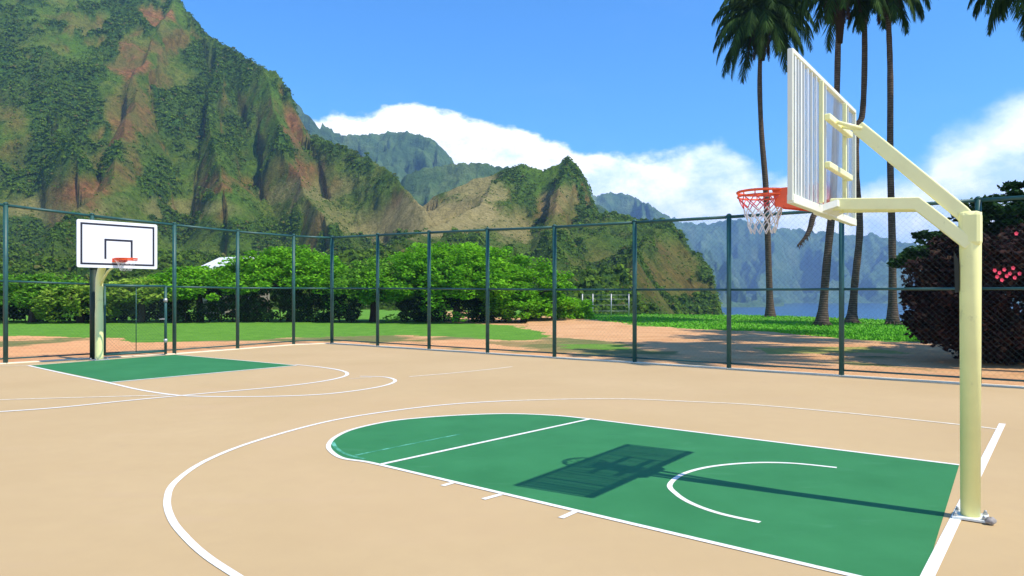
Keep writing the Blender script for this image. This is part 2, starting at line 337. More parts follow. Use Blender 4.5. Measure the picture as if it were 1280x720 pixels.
# ------------------------------------------------------------------ ground beyond the fence
def in_poly(x, y, poly):
    ins = np.zeros(x.shape, bool); n = len(poly)
    for i in range(n):
        x0, y0 = poly[i]; x1, y1 = poly[(i+1) % n]
        c = ((y0 > y) != (y1 > y)) & (x < (x1-x0)*(y-y0)/((y1-y0) or 1e-9)+x0); ins ^= c
    return ins
def bluff_edge(t):       # distance at which the land ends, by direction x/y
    return np.interp(t, [-3, .02, .07, .3, .56, .8, 2], [1e4, 1e4, 68, 66, 50, 46, 44])
def ground_z(X, Y):
    t = X/np.maximum(Y, 1); e = bluff_edge(t)
    z = -.03+.05*fbm(X/6, Y/6, 3, 5)*sstep(30, 50, Y)
    z = z+np.where(X/np.maximum(Y, 1) > .02, .16*sstep(40, 58, Y), 0)
    return z-np.clip((Y-e)*.8, 0, 34)
def build_ground():
    T = np.linspace(-1.5, 1.5, 1500); pys = np.concatenate([np.linspace(560, 470, 40), np.linspace(469, 391.5, 180)]); Yr = F*H/(pys-HZ); Yr = np.concatenate([Yr, np.linspace(80, 130, 24)])
    TT, YY = np.meshgrid(T, Yr); X = TT*YY; Z = ground_z(X, YY)
    n, k = YY.shape
    wx = X+.9*fbm(X/2.6, YY/2.6, 4, 1)*YY/35; wy = YY+1.5*fbm(X/3.0+5, YY/3.0, 4, 2)*YY/35
    px = CX+F*wx/wy; py = HZ+F*H/wy
    def poly(P): return in_poly(px, py, P).astype(float)
    g = poly([(-900, 396), (-900, 414), (0, 418), (110, 422), (190, 427), (300, 425), (380, 421), (480, 419), (560, 420), (640, 424), (690, 420), (640, 406), (560, 402), (560, 380), (-900, 380)])
    g = np.maximum(g, poly([(560, 380), (600, 396), (690, 396), (740, 402), (800, 407), (880, 411), (960, 413), (1000, 417), (1080, 424), (1160, 428), (1300, 432), (1900, 440), (1900, 380)]))
    g = np.maximum(g, poly([(700, 430), (790, 429), (790, 437), (710, 437)])*.85)
    g = np.maximum(g, poly([(930, 432), (1100, 434), (1150, 441), (950, 441)])*.6)
    d = poly([(-300, 424), (420, 420), (640, 414), (800, 430), (900, 448), (1100, 445), (1300, 455), (1300, 470), (1000, 452), (640, 440), (420, 425), (-300, 440)])
    d = d*sstep(.0, .35, fbm(X/5, YY/5, 5, 9)+.05)
    d = np.maximum(d, poly([(600, 425), (700, 425), (800, 428), (800, 440), (690, 440), (620, 432)])*.7)
    red = 1-sstep(180, 420, px)
    near_dirt = poly([(150, 427), (700, 424), (700, 470), (-500, 500), (-500, 420), (0, 420)])
    mask = np.stack([g.ravel(), d.ravel(), np.maximum(red, np.maximum(.75*near_dirt, .45)).ravel()], 1)
    idx = np.arange(n*k).reshape(n, k); Q = np.stack([idx[:-1, :-1], idx[:-1, 1:], idx[1:, 1:], idx[1:, :-1]], -1).reshape(-1, 4)
    o = np_mesh('ground', np.stack([X, YY, Z], -1).reshape(-1, 3), Q, M['ground'], smooth=True, attrs={'mask': mask}); tag(o, kind='structure')
    # ground on the camera's own side
    MB().add([(-140, -80, -.03), (140, -80, -.03), (140, 9.5, -.03), (-140, 9.5, -.03)], [(0, 1, 2, 3)]).build('earth', M['ground']); tag(bpy.data.objects['earth'], kind='structure')
    # grass blades on the lawn bank
    N = 52000; pxr = rng.uniform(560, 1240, N); pyr = 393+rng.uniform(0, 1, N)**.9*34
    keep = in_poly(pxr, pyr, [(560, 392), (600, 397), (690, 397), (740, 402), (800, 407), (880, 411), (960, 414), (1000, 418), (1080, 424), (1160, 427), (1260, 429), (1260, 390)])
    pxr, pyr = pxr[keep], pyr[keep]; Y = F*H/(pyr-HZ); X = (pxr-CX)/F*Y
    ok = Y < bluff_edge(X/Y)+2; X, Y = X[ok], Y[ok]; Z = ground_z(X, Y); a = rng.uniform(0, 2*math.pi, len(X)); h = rng.uniform(.04, .13, len(X)); w = .045
    lean = rng.uniform(-.08, .08, (len(X), 2)); V = np.zeros((len(X), 3, 3))
    V[:, 0] = np.stack([X-np.cos(a)*w, Y-np.sin(a)*w, Z], 1); V[:, 1] = np.stack([X+np.cos(a)*w, Y+np.sin(a)*w, Z], 1); V[:, 2] = np.stack([X+lean[:, 0], Y+lean[:, 1], Z+h], 1)
    o = np_mesh('grass', V.reshape(-1, 3), np.arange(len(X)*3).reshape(-1, 3), M['blade']); tag(o, 'bright green grass growing on the bank under the palms', 'grass', kind='stuff')
build_ground()
o = MB().add([(-4200, 40, -33), (4200, 40, -33), (4200, 4300, -33), (-4200, 4300, -33)], [(0, 1, 2, 3)]).build('sea', M['sea']); tag(o, kind='structure')
# ------------------------------------------------------------------ hills
def ridge_h(X, Y, lines, floor, crest=14):
    h = floor.copy(); near = np.full(X.shape, 1e9)
    for (P, s, s2) in lines:
        W = [pt(*p) for p in P]
        for (a, b) in zip(W[:-1], W[1:]):
            dx, dy = b[0]-a[0], b[1]-a[1]; L2 = dx*dx+dy*dy
            t = np.clip(((X-a[0])*dx+(Y-a[1])*dy)/L2, 0, 1); qx = a[0]+t*dx; qy = a[1]+t*dy
            d = np.hypot(X-qx, Y-qy); back = (dx*(Y-a[1])-dy*(X-a[0])) > 0
            hh = a[2]+t*(b[2]-a[2])-np.where(back, s2*d, s*d+1.1*s*np.minimum(d, crest))
            m = hh > h; h = np.where(m, hh, h); near = np.where(m, d, near)
    return h, near
def grid_mesh(name, X, Y, Z, mat, mask=None):
    n, k = X.shape; idx = np.arange(n*k).reshape(n, k); Q = np.stack([idx[:-1, :-1], idx[:-1, 1:], idx[1:, 1:], idx[1:, :-1]], -1).reshape(-1, 4)
    at_ = {'mask': mask} if mask is not None else None
    o = np_mesh(name, np.stack([X, Y, Z], -1).reshape(-1, 3), Q, mat, smooth=True, attrs=at_); tag(o, kind='structure'); return o
def build_hills():
    T = np.linspace((-330-CX)/F, (960-CX)/F, 1350); Yr = np.concatenate([np.linspace(84, 300, 190), np.linspace(301, 640, 250)])
    TT, Y = np.meshgrid(T, Yr); X = TT*Y
    wx = X+4*fbm(X/50, Y/50, 4, 21); wy = Y+7*fbm(X/50, Y/50, 4, 31)
    floorL = .125*np.clip(Y-92, 0, 400)*(.75+.25*np.sin(X/60))+4.5*fbm(X/45, Y/45, 4, 3)*sstep(92, 160, Y)-.6
    fr = sstep(.0, .09, TT)
    floor = floorL*(1-fr)+(-36)*fr
    lines = [
        ([(-700, 0, 620), (-300, -50, 600), (100, -80, 560), (190, -40, 540), (226, 2, 520), (256, 46, 500), (290, 62, 480), (312, 79, 470), (345, 90, 455), (361, 116, 440), (373, 142, 430), (389, 173, 420), (440, 186, 400), (480, 206, 380), (502, 228, 360), (530, 262, 320)], .80, 2.0),
        ([(222, -10, 525), (196, 42, 470), (172, 82, 425), (166, 132, 380), (150, 192, 330), (112, 250, 270), (70, 300, 200)], .85, .95),
        ([(330, 86, 460), (345, 140, 410), (362, 205, 360), (400, 262, 290)], 1.0, 1.0),
        ([(270, 60, 490), (262, 150, 400), (280, 230, 310)], .95, 1.0),
        ([(0, -60, 560), (30, 40, 470), (-10, 120, 390), (-60, 200, 310)], 1.1, 1.1),
        ([(110, -40, 550), (100, 60, 450), (60, 130, 380), (95, 190, 320)], 1.1, 1.1),
        ([(520, 262, 420), (560, 236, 420), (600, 216, 420), (640, 209, 415), (661, 200, 408), (681, 208, 404), (704, 196, 400), (722, 224, 390), (738, 256, 370), (756, 277, 345), (800, 281, 315), (838, 285, 296), (856, 306, 284), (878, 330, 272), (890, 350, 262), (899, 396, 250)], .42, 2.2),
        ([(640, 214, 415), (600, 250, 330), (540, 285, 250), (500, 310, 190)], .45, .45),
        ([(706, 201, 400), (690, 265, 310), (690, 320, 220), (680, 360, 150)], .5, .9),
        ([(838, 286, 296), (800, 320, 220), (770, 360, 140), (690, 384, 105)], .6, 1.3),
    ]
    h, near = ridge_h(wx, wy, lines, floor)
    far = sstep(0, 55, near)*sstep(85, 150, Y)
    high = sstep(5, 60, h)
    r1 = ridged(wx/62, wy/105, 3, 41, .42); r2 = ridged(wx/24, wy/40, 3, 51, .4); 
    h = h-far*high*(19*(1-r1))-(.3+.7*far)*high*(9*(1-r2))
    hb = h.copy()
    for _ in range(30):
        hb[1:-1] = .25*hb[:-2]+.5*hb[1:-1]+.25*hb[2:]; hb[:, 1:-1] = .25*hb[:, :-2]+.5*hb[:, 1:-1]+.25*hb[:, 2:]
    kb = sstep(6, 22, near); h = h*(1-kb)+hb*kb
    h = h+(3.2*fbm(X/20, Y/20, 4, 61))*sstep(88, 120, Y)*(.25+.75*far)+7.5*fbm((X+.5*Y)/58, (Y-.5*X)/30, 4, 65)*far*high
    sil = np.array([(226, 2), (256, 46), (290, 62), (312, 76), (345, 88), (361, 116), (373, 142), (389, 173), (440, 186), (480, 206), (502, 226), (530, 246), (560, 237), (600, 217), (640, 209), (661, 201), (670, 203), (680, 209), (690, 203), (704, 197), (714, 203), (724, 219), (738, 249), (748, 274), (800, 281), (838, 285), (852, 298), (862, 316), (876, 328), (888, 345), (896, 372), (902, 400), (960, 520)])
    ys = np.interp(CX+F*TT, sil[:, 0], sil[:, 1])+4+5*fbm(TT*22, Y/40, 3, 111); capz = H+(HZ-ys)/F*Y; cut = (CX+F*TT > 226); h = np.where(cut, np.minimum(h, capz), h)
    # pixel position of each vertex, used only to lay out which plants grow where
    px = CX+F*TT; py = HZ-F*(h-H)/Y
    wpx = px+22*fbm(X/26, Y/26, 4, 71); wpy = py+16*fbm(X/26, Y/26, 4, 81)
    def blob(P, soft=.35):
        m = np.zeros(px.shape)
        for (cx, cy, rx, ry, k) in P: m = np.maximum(m, k*(1-sstep(1-soft, 1+soft, np.hypot((wpx-cx)/rx, (wpy-cy)/ry))))
        return m
    gx = np.gradient(h, axis=1)/np.gradient(X, axis=1); gy = np.gradient(h, axis=0)/np.gradient(Y, axis=0); sl = np.hypot(gx, gy)
    rock = sstep(1.7, 3.0, sl+.8*fbm(X/14, Y/14, 4, 91))*.6
    rock = np.maximum(rock, blob([(198, 22, 18, 16, 1), (168, 78, 18, 34, 1), (160, 150, 24, 40, .8), (150, 205, 26, 24, .7), (110, 240, 34, 20, 1), (95, 30, 40, 10, .6), (372, 180, 16, 48, 1), (395, 212, 26, 22, .9), (264, 232, 24, 10, .8), (300, 232, 22, 10, .5), (20, 125, 26, 45, .5), (735, 240, 9, 28, .9), (840, 345, 50, 46, .5), (700, 265, 26, 26, .45), (740, 345, 40, 26, .35)]))
    dry = blob([(540, 272, 80, 24, 1.3), (600, 240, 40, 16, .9), (640, 285, 36, 16, .8), (470, 285, 40, 16, .8), (380, 240, 60, 18, .6), (420, 272, 50, 14, .5), (80, 262, 70, 14, .6), (700, 250, 20, 14, .6), (230, 262, 60, 12, .5)])
    nb = fbm(X/38, Y/38, 5, 101)
    shrub = sstep(-.05, .22, nb+.20*sstep(0, 40, near)-.9*rock-.9*dry)
    shrub = np.maximum(shrub, .9*blob([(70, 120, 60, 26, 1), (280, 75, 50, 30, 1), (250, 140, 60, 22, .8), (60, 200, 45, 30, .9), (410, 190, 50, 18, .8), (60, 300, 90, 22, .9), (600, 235, 30, 16, .0), (300, 292, 60, 12, .8), (560, 250, 20, 8, .6), (640, 232, 34, 14, .7)]))
    d1, v1 = worley(X/5.2+.3*fbm(X/9, Y/9, 2, 5), Y/6.5, 3); d2, v2 = worley(X/2.3, Y/3.0, 9)
    dome = np.clip(1-d1*1.25, 0, 1)**.6*(.5+v1)*3.4+np.clip(1-d2*1.2, 0, 1)**.7*(.4+v2)*1.3
    h2 = h+dome*(.18+.82*shrub)*sstep(88, 110, Y)*(1-.75*rock)*(1-.6*dry)
    crest = sstep(0, 8, near); h2 = h2*1.0
    clear = blob([(400, 262, 95, 26, 1), (470, 246, 45, 18, .9), (540, 270, 90, 30, 1), (605, 243, 50, 14, .9), (170, 165, 30, 60, .8), (640, 270, 40, 30, .8), (120, 255, 60, 26, .8), (90, 75, 50, 14, .9), (310, 215, 60, 18, .8), (770, 300, 50, 16, .7)])
    shrub = shrub*(1-.85*clear)*(.75+.25*sstep(.2, .8, v1))
    mask = np.stack([rock.ravel(), dry.ravel(), shrub.ravel()], 1)
    grid_mesh('hills', X, Y, h2, M['hill'], mask)
    q = np.random.default_rng(77); n, k = X.shape; N = 620000
    ii = q.integers(2, n-2, N); jj = q.integers(2, k-2, N)
    p = np.clip(shrub[ii, jj], 0, 1)*.85+.10; p *= (1-.8*rock[ii, jj])*(1-.75*dry[ii, jj])*np.clip((Y[ii, jj]/330), .25, 1)
    p *= (Y[ii, jj] < 600)&(h[ii, jj] > -25)
    ok = q.uniform(0, 1, N) < p; ii, jj = ii[ok], jj[ok]; x, y, z = X[ii, jj], Y[ii, jj], h2[ii, jj]; m = len(x); per = 6
    size = q.uniform(.3, .95, m)*(.7+.5*shrub[ii, jj])*np.clip(.55+.45*y/260, .5, 1.25)
    D = q.normal(size=(m, per, 3)); D /= np.linalg.norm(D, axis=2)[..., None]; D[..., 2] = np.abs(D[..., 2])*.9
    P = np.stack([x, y, z], 1)[:, None]+D*size[:, None, None]*np.array([1.05, 1.05, .95])
    Nn = D+q.normal(0, .35, D.shape)+np.array([0, 0, .3]); Nn /= np.linalg.norm(Nn, axis=2)[..., None]
    A = np.cross(Nn, q.normal(size=D.shape)); A /= np.linalg.norm(A, axis=2)[..., None]; B = np.cross(Nn, A); L = size[:, None, None]*q.uniform(.35, .62, (m, per, 1))
    V = np.stack([P-A*L, P-B*L, P+A*L, P+B*L*.8], 2).reshape(-1, 3); t = np.repeat(np.clip(q.normal(.5, .28, m), 0, 1), per*4); t2 = np.repeat((q.uniform(0, 1, m) < .04)*.8, per*4)
    o = np_mesh('shrubs', V, np.arange(len(V)).reshape(-1, 4), M['hill_shrub'], attrs={'tint': np.stack([t, t2, t*0], 1)}); tag(o, 'low green scrub covering the slopes of the near hills', 'scrub', kind='stuff'); print('shrubs', m)
def far_range(name, lines, D0, D1, p0, p1, cols, rows, base, amp, sc, seed):
    T = np.linspace((p0-CX)/F, (p1-CX)/F, cols); Yr = np.linspace(D0, D1, rows); TT, Y = np.meshgrid(T, Yr); X = TT*Y
    wx = X+.5*sc*fbm(X/sc/1.5, Y/sc/1.5, 4, seed); wy = Y+.5*sc*fbm(X/sc/1.5, Y/sc/1.5, 4, seed+9)
    h, near = ridge_h(wx, wy, lines, np.full(X.shape, base)); far = sstep(0, sc*1.2, near); high = sstep(base+5, base+90, h)
    h = h-amp*far*high*(1-ridged(X/sc, Y/sc/3.2, 5, seed+3))-amp*.35*(.35+.65*far)*high*(1-ridged(X/sc*2.7, Y/sc*1.5, 4, seed+5))
    grid_mesh(name, X, Y, h, M['far'])
build_hills()
far_range('far_mountain_green', [([(200, 60, 1700), (330, 84, 1650), (365, 118, 1600), (392, 139, 1580), (409, 160, 1560), (425, 167, 1600), (452, 165, 1650), (482, 163, 1640), (505, 160, 1600), (526, 170, 1580), (545, 186, 1560), (562, 208, 1540), (620, 260, 1500)], .75, .8), ([(409, 162, 1560), (450, 240, 1300)], .8, .8), ([(482, 165, 1640), (500, 230, 1350)], .8, .8), ([(526, 172, 1580), (560, 250, 1300)], .8, .8)],
          1000, 1900, 150, 700, 420, 260, -30, 110, 115, 4)
far_range('far_mountain_plateau', [([(500, 222, 960), (535, 205, 960), (560, 201, 960), (585, 201, 960), (620, 204, 960), (640, 207, 960), (690, 214, 960), (760, 260, 960)], .7, .7)], 740, 1080, 440, 800, 300, 120, -30, 40, 50, 6)
far_range('far_mountain_peak', [([(640, 240, 2531), (700, 226, 2531), (735, 238, 2531), (765, 239, 2531), (796, 238, 2479), (812, 250, 2430), (838, 272, 2378), (862, 300, 2328), (895, 345, 2227), (930, 385, 2126)], .75, .8), ([(796, 240, 2479), (800, 330, 2074)], .8, .8), ([(740, 240, 2531), (745, 320, 2126)], .8, .8)],
          1820, 2840, 600, 980, 340, 260, -34, 190, 175, 8)
far_range('far_mountain_range', [([(700, 262, 3543), (800, 262, 3543), (845, 268, 3543), (880, 276, 3543), (905, 270, 3543), (940, 274, 3492), (985, 282, 3492), (1030, 284, 3442), (1067, 292, 3442), (1090, 288, 3442), (1105, 293, 3391), (1124, 300, 3391), (1143, 298, 3391), (1162, 305, 3341), (1190, 309, 3341), (1280, 318, 3341), (1420, 322, 3341), (1600, 345, 3341)], .8, .9)] +
          [([(p, y, 3480), (p+dx, y2, 2890)], .8, .8) for (p, y, dx, y2) in ((880, 278, 0, 360), (960, 280, -6, 362), (1040, 288, -8, 366), (1100, 292, 0, 366), (1180, 308, -8, 368), (1260, 318, -8, 370))],
          2540, 3900, 760, 1640, 560, 300, -34, 250, 190, 12)
# ------------------------------------------------------------------ court
def sheet(name, poly, z, mat):
    o = MB().add([(x, y, z) for x, y in poly], [tuple(range(len(poly)))]).build(name, mat); return tag(o, kind='structure')
def ribbon(mb, P, w, z, closed=False):
    P = [Vector((p[0], p[1])) for p in P]; n = len(P); vs = []
    for i in range(n):
        a = P[max(i-1, 0)]; b = P[min(i+1, n-1)]; d = (b-a).normalized(); q = Vector((-d.y, d.x))*w/2
        vs += [(P[i].x+q.x, P[i].y+q.y, z), (P[i].x-q.x, P[i].y-q.y, z)]
    mb.add(vs, [(2*i, 2*i+1, 2*i+3, 2*i+2) for i in range(n-1)])
def gp(L): return [at(*p) for p in L]
def curve(L, n=8): return [(v.x, v.y) for v in catmull([(*at(*p), 0) for p in L], n)]
# fence posts on the ground
PR = [(1.31+2.19*k, 22.66-1.70*k) for k in range(0, 6)]           # 693 px and to the right
PL_ = [(1.31-2.12*k, 22.66+1.645*k) for k in range(4, 0, -1)]      # corner .. 608 px
right_posts = PL_+PR
left_posts = [right_posts[0], at(367, 431), at(297, 436.5), at(218, 442.5), at(115, 448), at(7, 454.5), at(-130, 463), at(-330, 474)]
corner = right_posts[0]
edge_r = right_posts[-1]; dr = Vector((2.19, -1.70)).normalized()
outer = [(edge_r[0]+dr.x*12, edge_r[1]+dr.y*12)]
court_poly = [p for p in left_posts[::-1]]+right_posts[1:]+outer+[(30, -20), (-40, -20)]
sheet('court', court_poly, 0, M['court'])
key = [(476, 581.5), (456, 577.3), (428, 573), (413.5, 564), (411, 556), (419.7, 546.4), (442, 536.6), (484, 527.3), (526.5, 522.5), (583, 518.8), (639, 517.4), (695, 519.7), (738, 524)]
key_near = at(1150.5, 740); key_far = at(1199, 581.5)
sheet('painted_key', [*curve(key, 6), key_far, key_near], .003, M['green'])
sheet('painted_key_far', gp([(140, 478), (38, 457), (218, 443.6), (372, 457)]), .003, M['green'])
mb = MB(); W = .062
ribbon(mb, curve(key, 6), W, .0056); ribbon(mb, [at(738, 524), key_far], W, .0060); ribbon(mb, [at(476, 581.5), key_near], W, .0060)
ribbon(mb, gp([(476, 581), (738, 524)]), W, .0070)
tp = [(340, 748), (295, 720), (260, 697), (235, 675), (215, 650), (209, 625), (220, 602), (260, 575), (325, 550), (415, 526), (500, 512.5), (570, 505), (640, 501), (715, 499), (790, 499), (860, 502), (940, 506), (1060, 516.5), (1200, 531), (1250, 537)]
ribbon(mb, curve([(640, 870), (430, 795)]+tp[:13]), .066, .0058)
ribbon(mb, [at(1253, 530), at(1160, 720), at(1110, 824)], .085, .0074)
ribbon(mb, curve([(1046, 585), (990, 579.5), (940, 579), (890, 583.5), (855, 592.5), (837.5, 606), (845, 617.5), (865, 630), (900, 642.5), (950, 653.5)]), .055, .0058)
for a, b in (((553, 607.7), (569, 603)), ((604, 624.5), (626, 618.5)), ((701, 648), (719, 640))): ribbon(mb, gp([a, b]), .06, .0054)
ribbon(mb, curve([(35, 457), (85, 468), (135, 478.5), (175, 487.5), (215, 493.5), (250, 495.6), (310, 496), (375, 494.6), (425, 491), (475, 483.5), (494, 476.5), (482, 471.6), (450, 470.5)]), .08, .0058)
ribbon(mb, curve([(-200, 528), (0, 515), (75, 509.5), (160, 501), (250, 492.5), (350, 483.5), (400, 477.3), (428, 471.5), (434, 467), (425, 463), (400, 459), (370, 456)]), .09, .0066)
ribbon(mb, gp([(135, 478.5), (371, 457)]), .085, .0074)
ribbon(mb, gp([(218, 443.3), (371, 456.8)]), .05, .0062)
ribbon(mb, gp([(218, 443.3), (37, 457)]), .05, .0064)
tag(mb.build('court_lines', M['line']), kind='structure')
mb = MB(); ribbon(mb, curve(tp[12:]), .075, .0050)
ribbon(mb, curve([(-60, 503.5), (0, 500), (125, 496.3), (212, 494)]), .08, .0054)
ribbon(mb, gp([(-200, 458.5), (36, 457.2)]), .05, .0054)
ribbon(mb, curve([(512, 471), (560, 467), (610, 462), (640, 458.5)]), .08, .0054); ribbon(mb, curve([(436, 473.5), (465, 472)], 3), .05, .0048)
tag(mb.build('faded_court_lines', M['line_faded']), kind='structure')
mb = MB(); ribbon(mb, curve([(416, 553), (420, 560), (430, 567), (444, 571.5), (456, 574)]), .05, .0054)
ribbon(mb, gp([(444, 569.5), (505, 557), (575, 543)]), .04, .0048)
tag(mb.build('worn_paint_line', M['line_mint']), kind='structure')
# concrete kerb under the fence
def kerb(P, name):
    mb = MB()
    for a, b in zip(P[:-1], P[1:]):
        a = Vector((*a, 0)); b = Vector((*b, 0)); d = (b-a); L = d.length; m = Matrix.Translation(a) @ Matrix.Rotation(math.atan2(d.y, d.x), 4, 'Z')
        mb.box((L/2, 0, .0), (L-.012, .24, .05), m)
    return tag(mb.build(name, M['kerb'], bevel=.012), kind='structure')
kerb(right_posts+outer, 'kerb'); kerb(left_posts, 'kerb')
# ------------------------------------------------------------------ chain link fences
def fence(name, P, hts, label, skip_mesh=()):
    t = empty(name, (P[0][0], P[0][1], .05)); tag(t, label, 'fence', 'chain link fence runs round the court'); o0 = Vector((P[0][0], P[0][1], .05))
    L = [Vector((*p, .05))-o0 for p in P]; tops = [h-.05 for h in hts]
    for i, p in enumerate(L):
        if i == 0 and name == 'chain_link_fence' and 'left' in label: continue
        r = .062 if i not in (0,) else .07
        mb = MB(); mb.tube([(p.x, p.y, -.04), (p.x, p.y, tops[i]+.03)], r, 10)
        mb.tube([(p.x, p.y, tops[i]+.03), (p.x, p.y, tops[i]+.06), (p.x, p.y, tops[i]+.09)], [r*1.15, r*1.1, r*.4], 10)
        mb.build('post', M['fence'], t)
    for nm, fr, r in (('top_rail', 1, .042), ('middle_rail', .515, .030), ('bottom_rail', None, .022)):
        mb = MB()
        for i in range(len(L)-1):
            z0 = .09 if fr is None else tops[i]*fr; z1 = .09 if fr is None else tops[i+1]*fr
            mb.tube([(L[i].x, L[i].y, z0), (L[i+1].x, L[i+1].y, z1)], r, 8)
        mb.build(nm, M['fence'], t)
    for i in range(len(L)-1):
        a, b = L[i], L[i+1]; d = b-a; W = d.length; d = d.normalized(); h = min(tops[i], tops[i+1]); z0 = .05; mb = MB(); s = .13
        hh = h-z0; w = .0011; nrm = Vector((-d.y, d.x, 0))
        def wire(u0, v0, u1, v1, off):
            p = a+d*u0+Vector((0, 0, z0+v0))+nrm*off; q = a+d*u1+Vector((0, 0, z0+v1))+nrm*off
            mb.tube([p, q], w, 3, caps=False)
        k = -hh
        while k < W:
            for sgn in (1, -1):
                # line u = k + v (45 degrees), clipped
                u0, v0, u1, v1 = k, 0, k+hh, hh
                if u0 < 0: v0 -= u0; u0 = 0
                if u1 > W: v1 -= u1-W; u1 = W
                if v1-v0 > .03:
                    if sgn == 1: wire(u0, v0, u1, v1, .002)
                    else: wire(W-u0, v0, W-u1, v1, -.002)
            k += s
        mb.build('wire_mesh', M['wire'], t)
    return t
hr = [4.2, 4.17, 4.13, 4.08, 4.02, 4.0, 3.98, 3.98, 3.98, 3.98]
fence('chain_link_fence', right_posts+outer[:0], hr[:len(right_posts)], 'long dark green chain link fence behind the near court, on the palm side')
hl = [4.2, 4.2, 4.18, 4.22, 4.34, 4.46, 4.5, 4.6]
fence('chain_link_fence', left_posts, hl, 'dark green chain link fence behind the far hoop, running left from the corner')
# gate beside the far hoop
def gate():
    g0 = Vector((*at(207, 443.7), .06)); g1 = Vector((*at(131, 448.4), .06)); t = empty('metal_gate', g0); d = g1-g0; W = d.length; dn = d.normalized(); n = Vector((-dn.y, dn.x, 0))*.0
    tag(t, 'low dark green framed gate in the fence just right of the far hoop pole', 'gate')
    def P(u, z): return Vector((dn.x*u*W, dn.y*u*W, z))
    hgt = 2.15
    mb = MB()
    mb.tube([P(0, -.03), P(0, hgt)], .045, 8); mb.tube([P(1, .04), P(1, hgt)], .035, 8); mb.tube([P(0, hgt), P(1, hgt)], .04, 8); mb.tube([P(0, .06), P(1, .06)], .03, 8); mb.build('gate_frame', M['fence'], t)
    MB().tube([P(.5, .06), P(.5, hgt)], .014, 6).build('brace', M['fence'], t)
    mb = MB(); hh = hgt-.1; k = -hh
    while k < W:
        u0, v0, u1, v1 = k, 0, k+hh, hh
        if u0 < 0: v0 -= u0; u0 = 0
        if u1 > W: v1 -= u1-W; u1 = W
        if v1-v0 > .03: mb.tube([P(u0/W, .07+v0), P(u1/W, .07+v1)], .0017, 3, False); mb.tube([P(1-u0/W, .07+v0), P(1-u1/W, .07+v1)], .0017, 3, False)
        k += .1
    mb.build('wire_mesh', M['wire'], t)
    mb = MB(); mb.box((0, 0, 0), (.08, .05, .05), Matrix.Translation(P(.04, 1.1))); mb.tube([P(.04, 1.1)+Vector((0, -.02, 0)), P(.04, 1.1)+Vector((0, -.12, 0)), P(.08, 1.1)+Vector((0, -.12, 0))], .012, 6); mb.build('latch', M['steel'], t)
    for z in (.4, 1.7): MB().tube([P(0, z-.06), P(0, z+.06)], .06, 8).build('hinge', M['steel'], t)
gate()
# ------------------------------------------------------------------ basketball hoops  (local x points from the pole to the court)
def ring(mb, c, r, tr, n=40, m=10):
    vs = []
    for i in range(n):
        a = 2*math.pi*i/n
        for j in range(m):
            b = 2*math.pi*j/m; q = r+tr*math.cos(b); vs.append((c[0]+q*math.cos(a), c[1]+q*math.sin(a), c[2]+tr*math.sin(b)))
    mb.add(vs, [(i*m+j, i*m+(j+1) % m, ((i+1) % n)*m+(j+1) % m, ((i+1) % n)*m+j) for i in range(n) for j in range(m)][:], True)
def make_rim(t, x, z, r, xb, netlen=.42, cord=.0055, two_tone=True, dp=1.0):
    mb = MB(); ring(mb, (x, 0, z), r, .013); ring(mb, (x, 0, z-.045), r*.985, .009)
    for k in range(12):
        a = 2*math.pi*k/12; mb.tube([(x+r*math.cos(a), r*math.sin(a), z-.004), (x+r*.985*math.cos(a), r*.985*math.sin(a), z-.045)], .006, 6)
    rim = mb.build('rim', M['orange'], t)
    mb = MB()       # bracket: sloped top plate with two side gussets, fixed on the board
    y0, y1 = .115, .15; x0 = x-r*.93
    for s in (-1, 1):
        mb.add([(x0+.1, s*y0, z+.004), (x0+.06, s*y0, z-.17*dp), (xb+.02, s*y1, z-.23*dp), (xb+.02, s*y1, z+.01), (x0+.1, s*(y0+.008), z+.004), (x0+.06, s*(y0+.008), z-.17*dp), (xb+.02, s*(y1+.008), z-.23*dp), (xb+.02, s*(y1+.008), z+.01)],
               [(0, 1, 2, 3), (7, 6, 5, 4), (0, 4, 5, 1), (1, 5, 6, 2), (2, 6, 7, 3), (3, 7, 4, 0)])
    mb.add([(x0+.1, -y0, z+.012), (x0+.1, y0, z+.012), (xb+.02, y1, z+.016), (xb+.02, -y1, z+.016), (x0+.1, -y0, z+.004), (x0+.1, y0, z+.004), (xb+.02, y1, z+.008), (xb+.02, -y1, z+.008)],
           [(0, 1, 2, 3), (7, 6, 5, 4), (0, 4, 5, 1), (1, 5, 6, 2), (2, 6, 7, 3), (3, 7, 4, 0)])
    mb.box((xb+.012, 0, z-.09*dp), (.012, .36, .24*dp))
    mb.build('rim_bracket', M['orange'], t)
    # net: diamond lattice of cords
    N = 12; lev = [0, .16, .32, .48, .64, .8, 1.0]
    def rad(u): return r*(1-.52*u**.75)
    def node(k, li): 
        a = 2*math.pi*(k+(.5 if li % 2 else 0))/N; u = lev[li]; j = .006*math.sin(k*5+li*3)
        return (x+(rad(u)+j)*math.cos(a), (rad(u)+j)*math.sin(a), z-.045-netlen*u)
    up = MB(); lo = MB()
    for li in range(len(lev)-1):
        for k in range(N):
            tgt = up if (li < 2 and two_tone) else lo
            for kk in ((k, k-1) if li % 2 == 0 else (k, k+1)):
                tgt.tube([node(k, li), node(kk % N, li+1)], cord, 5, False)
    net = lo.build('net', M['net'], t)
    if two_tone: up.build('red_cords', M['red_net'], net)
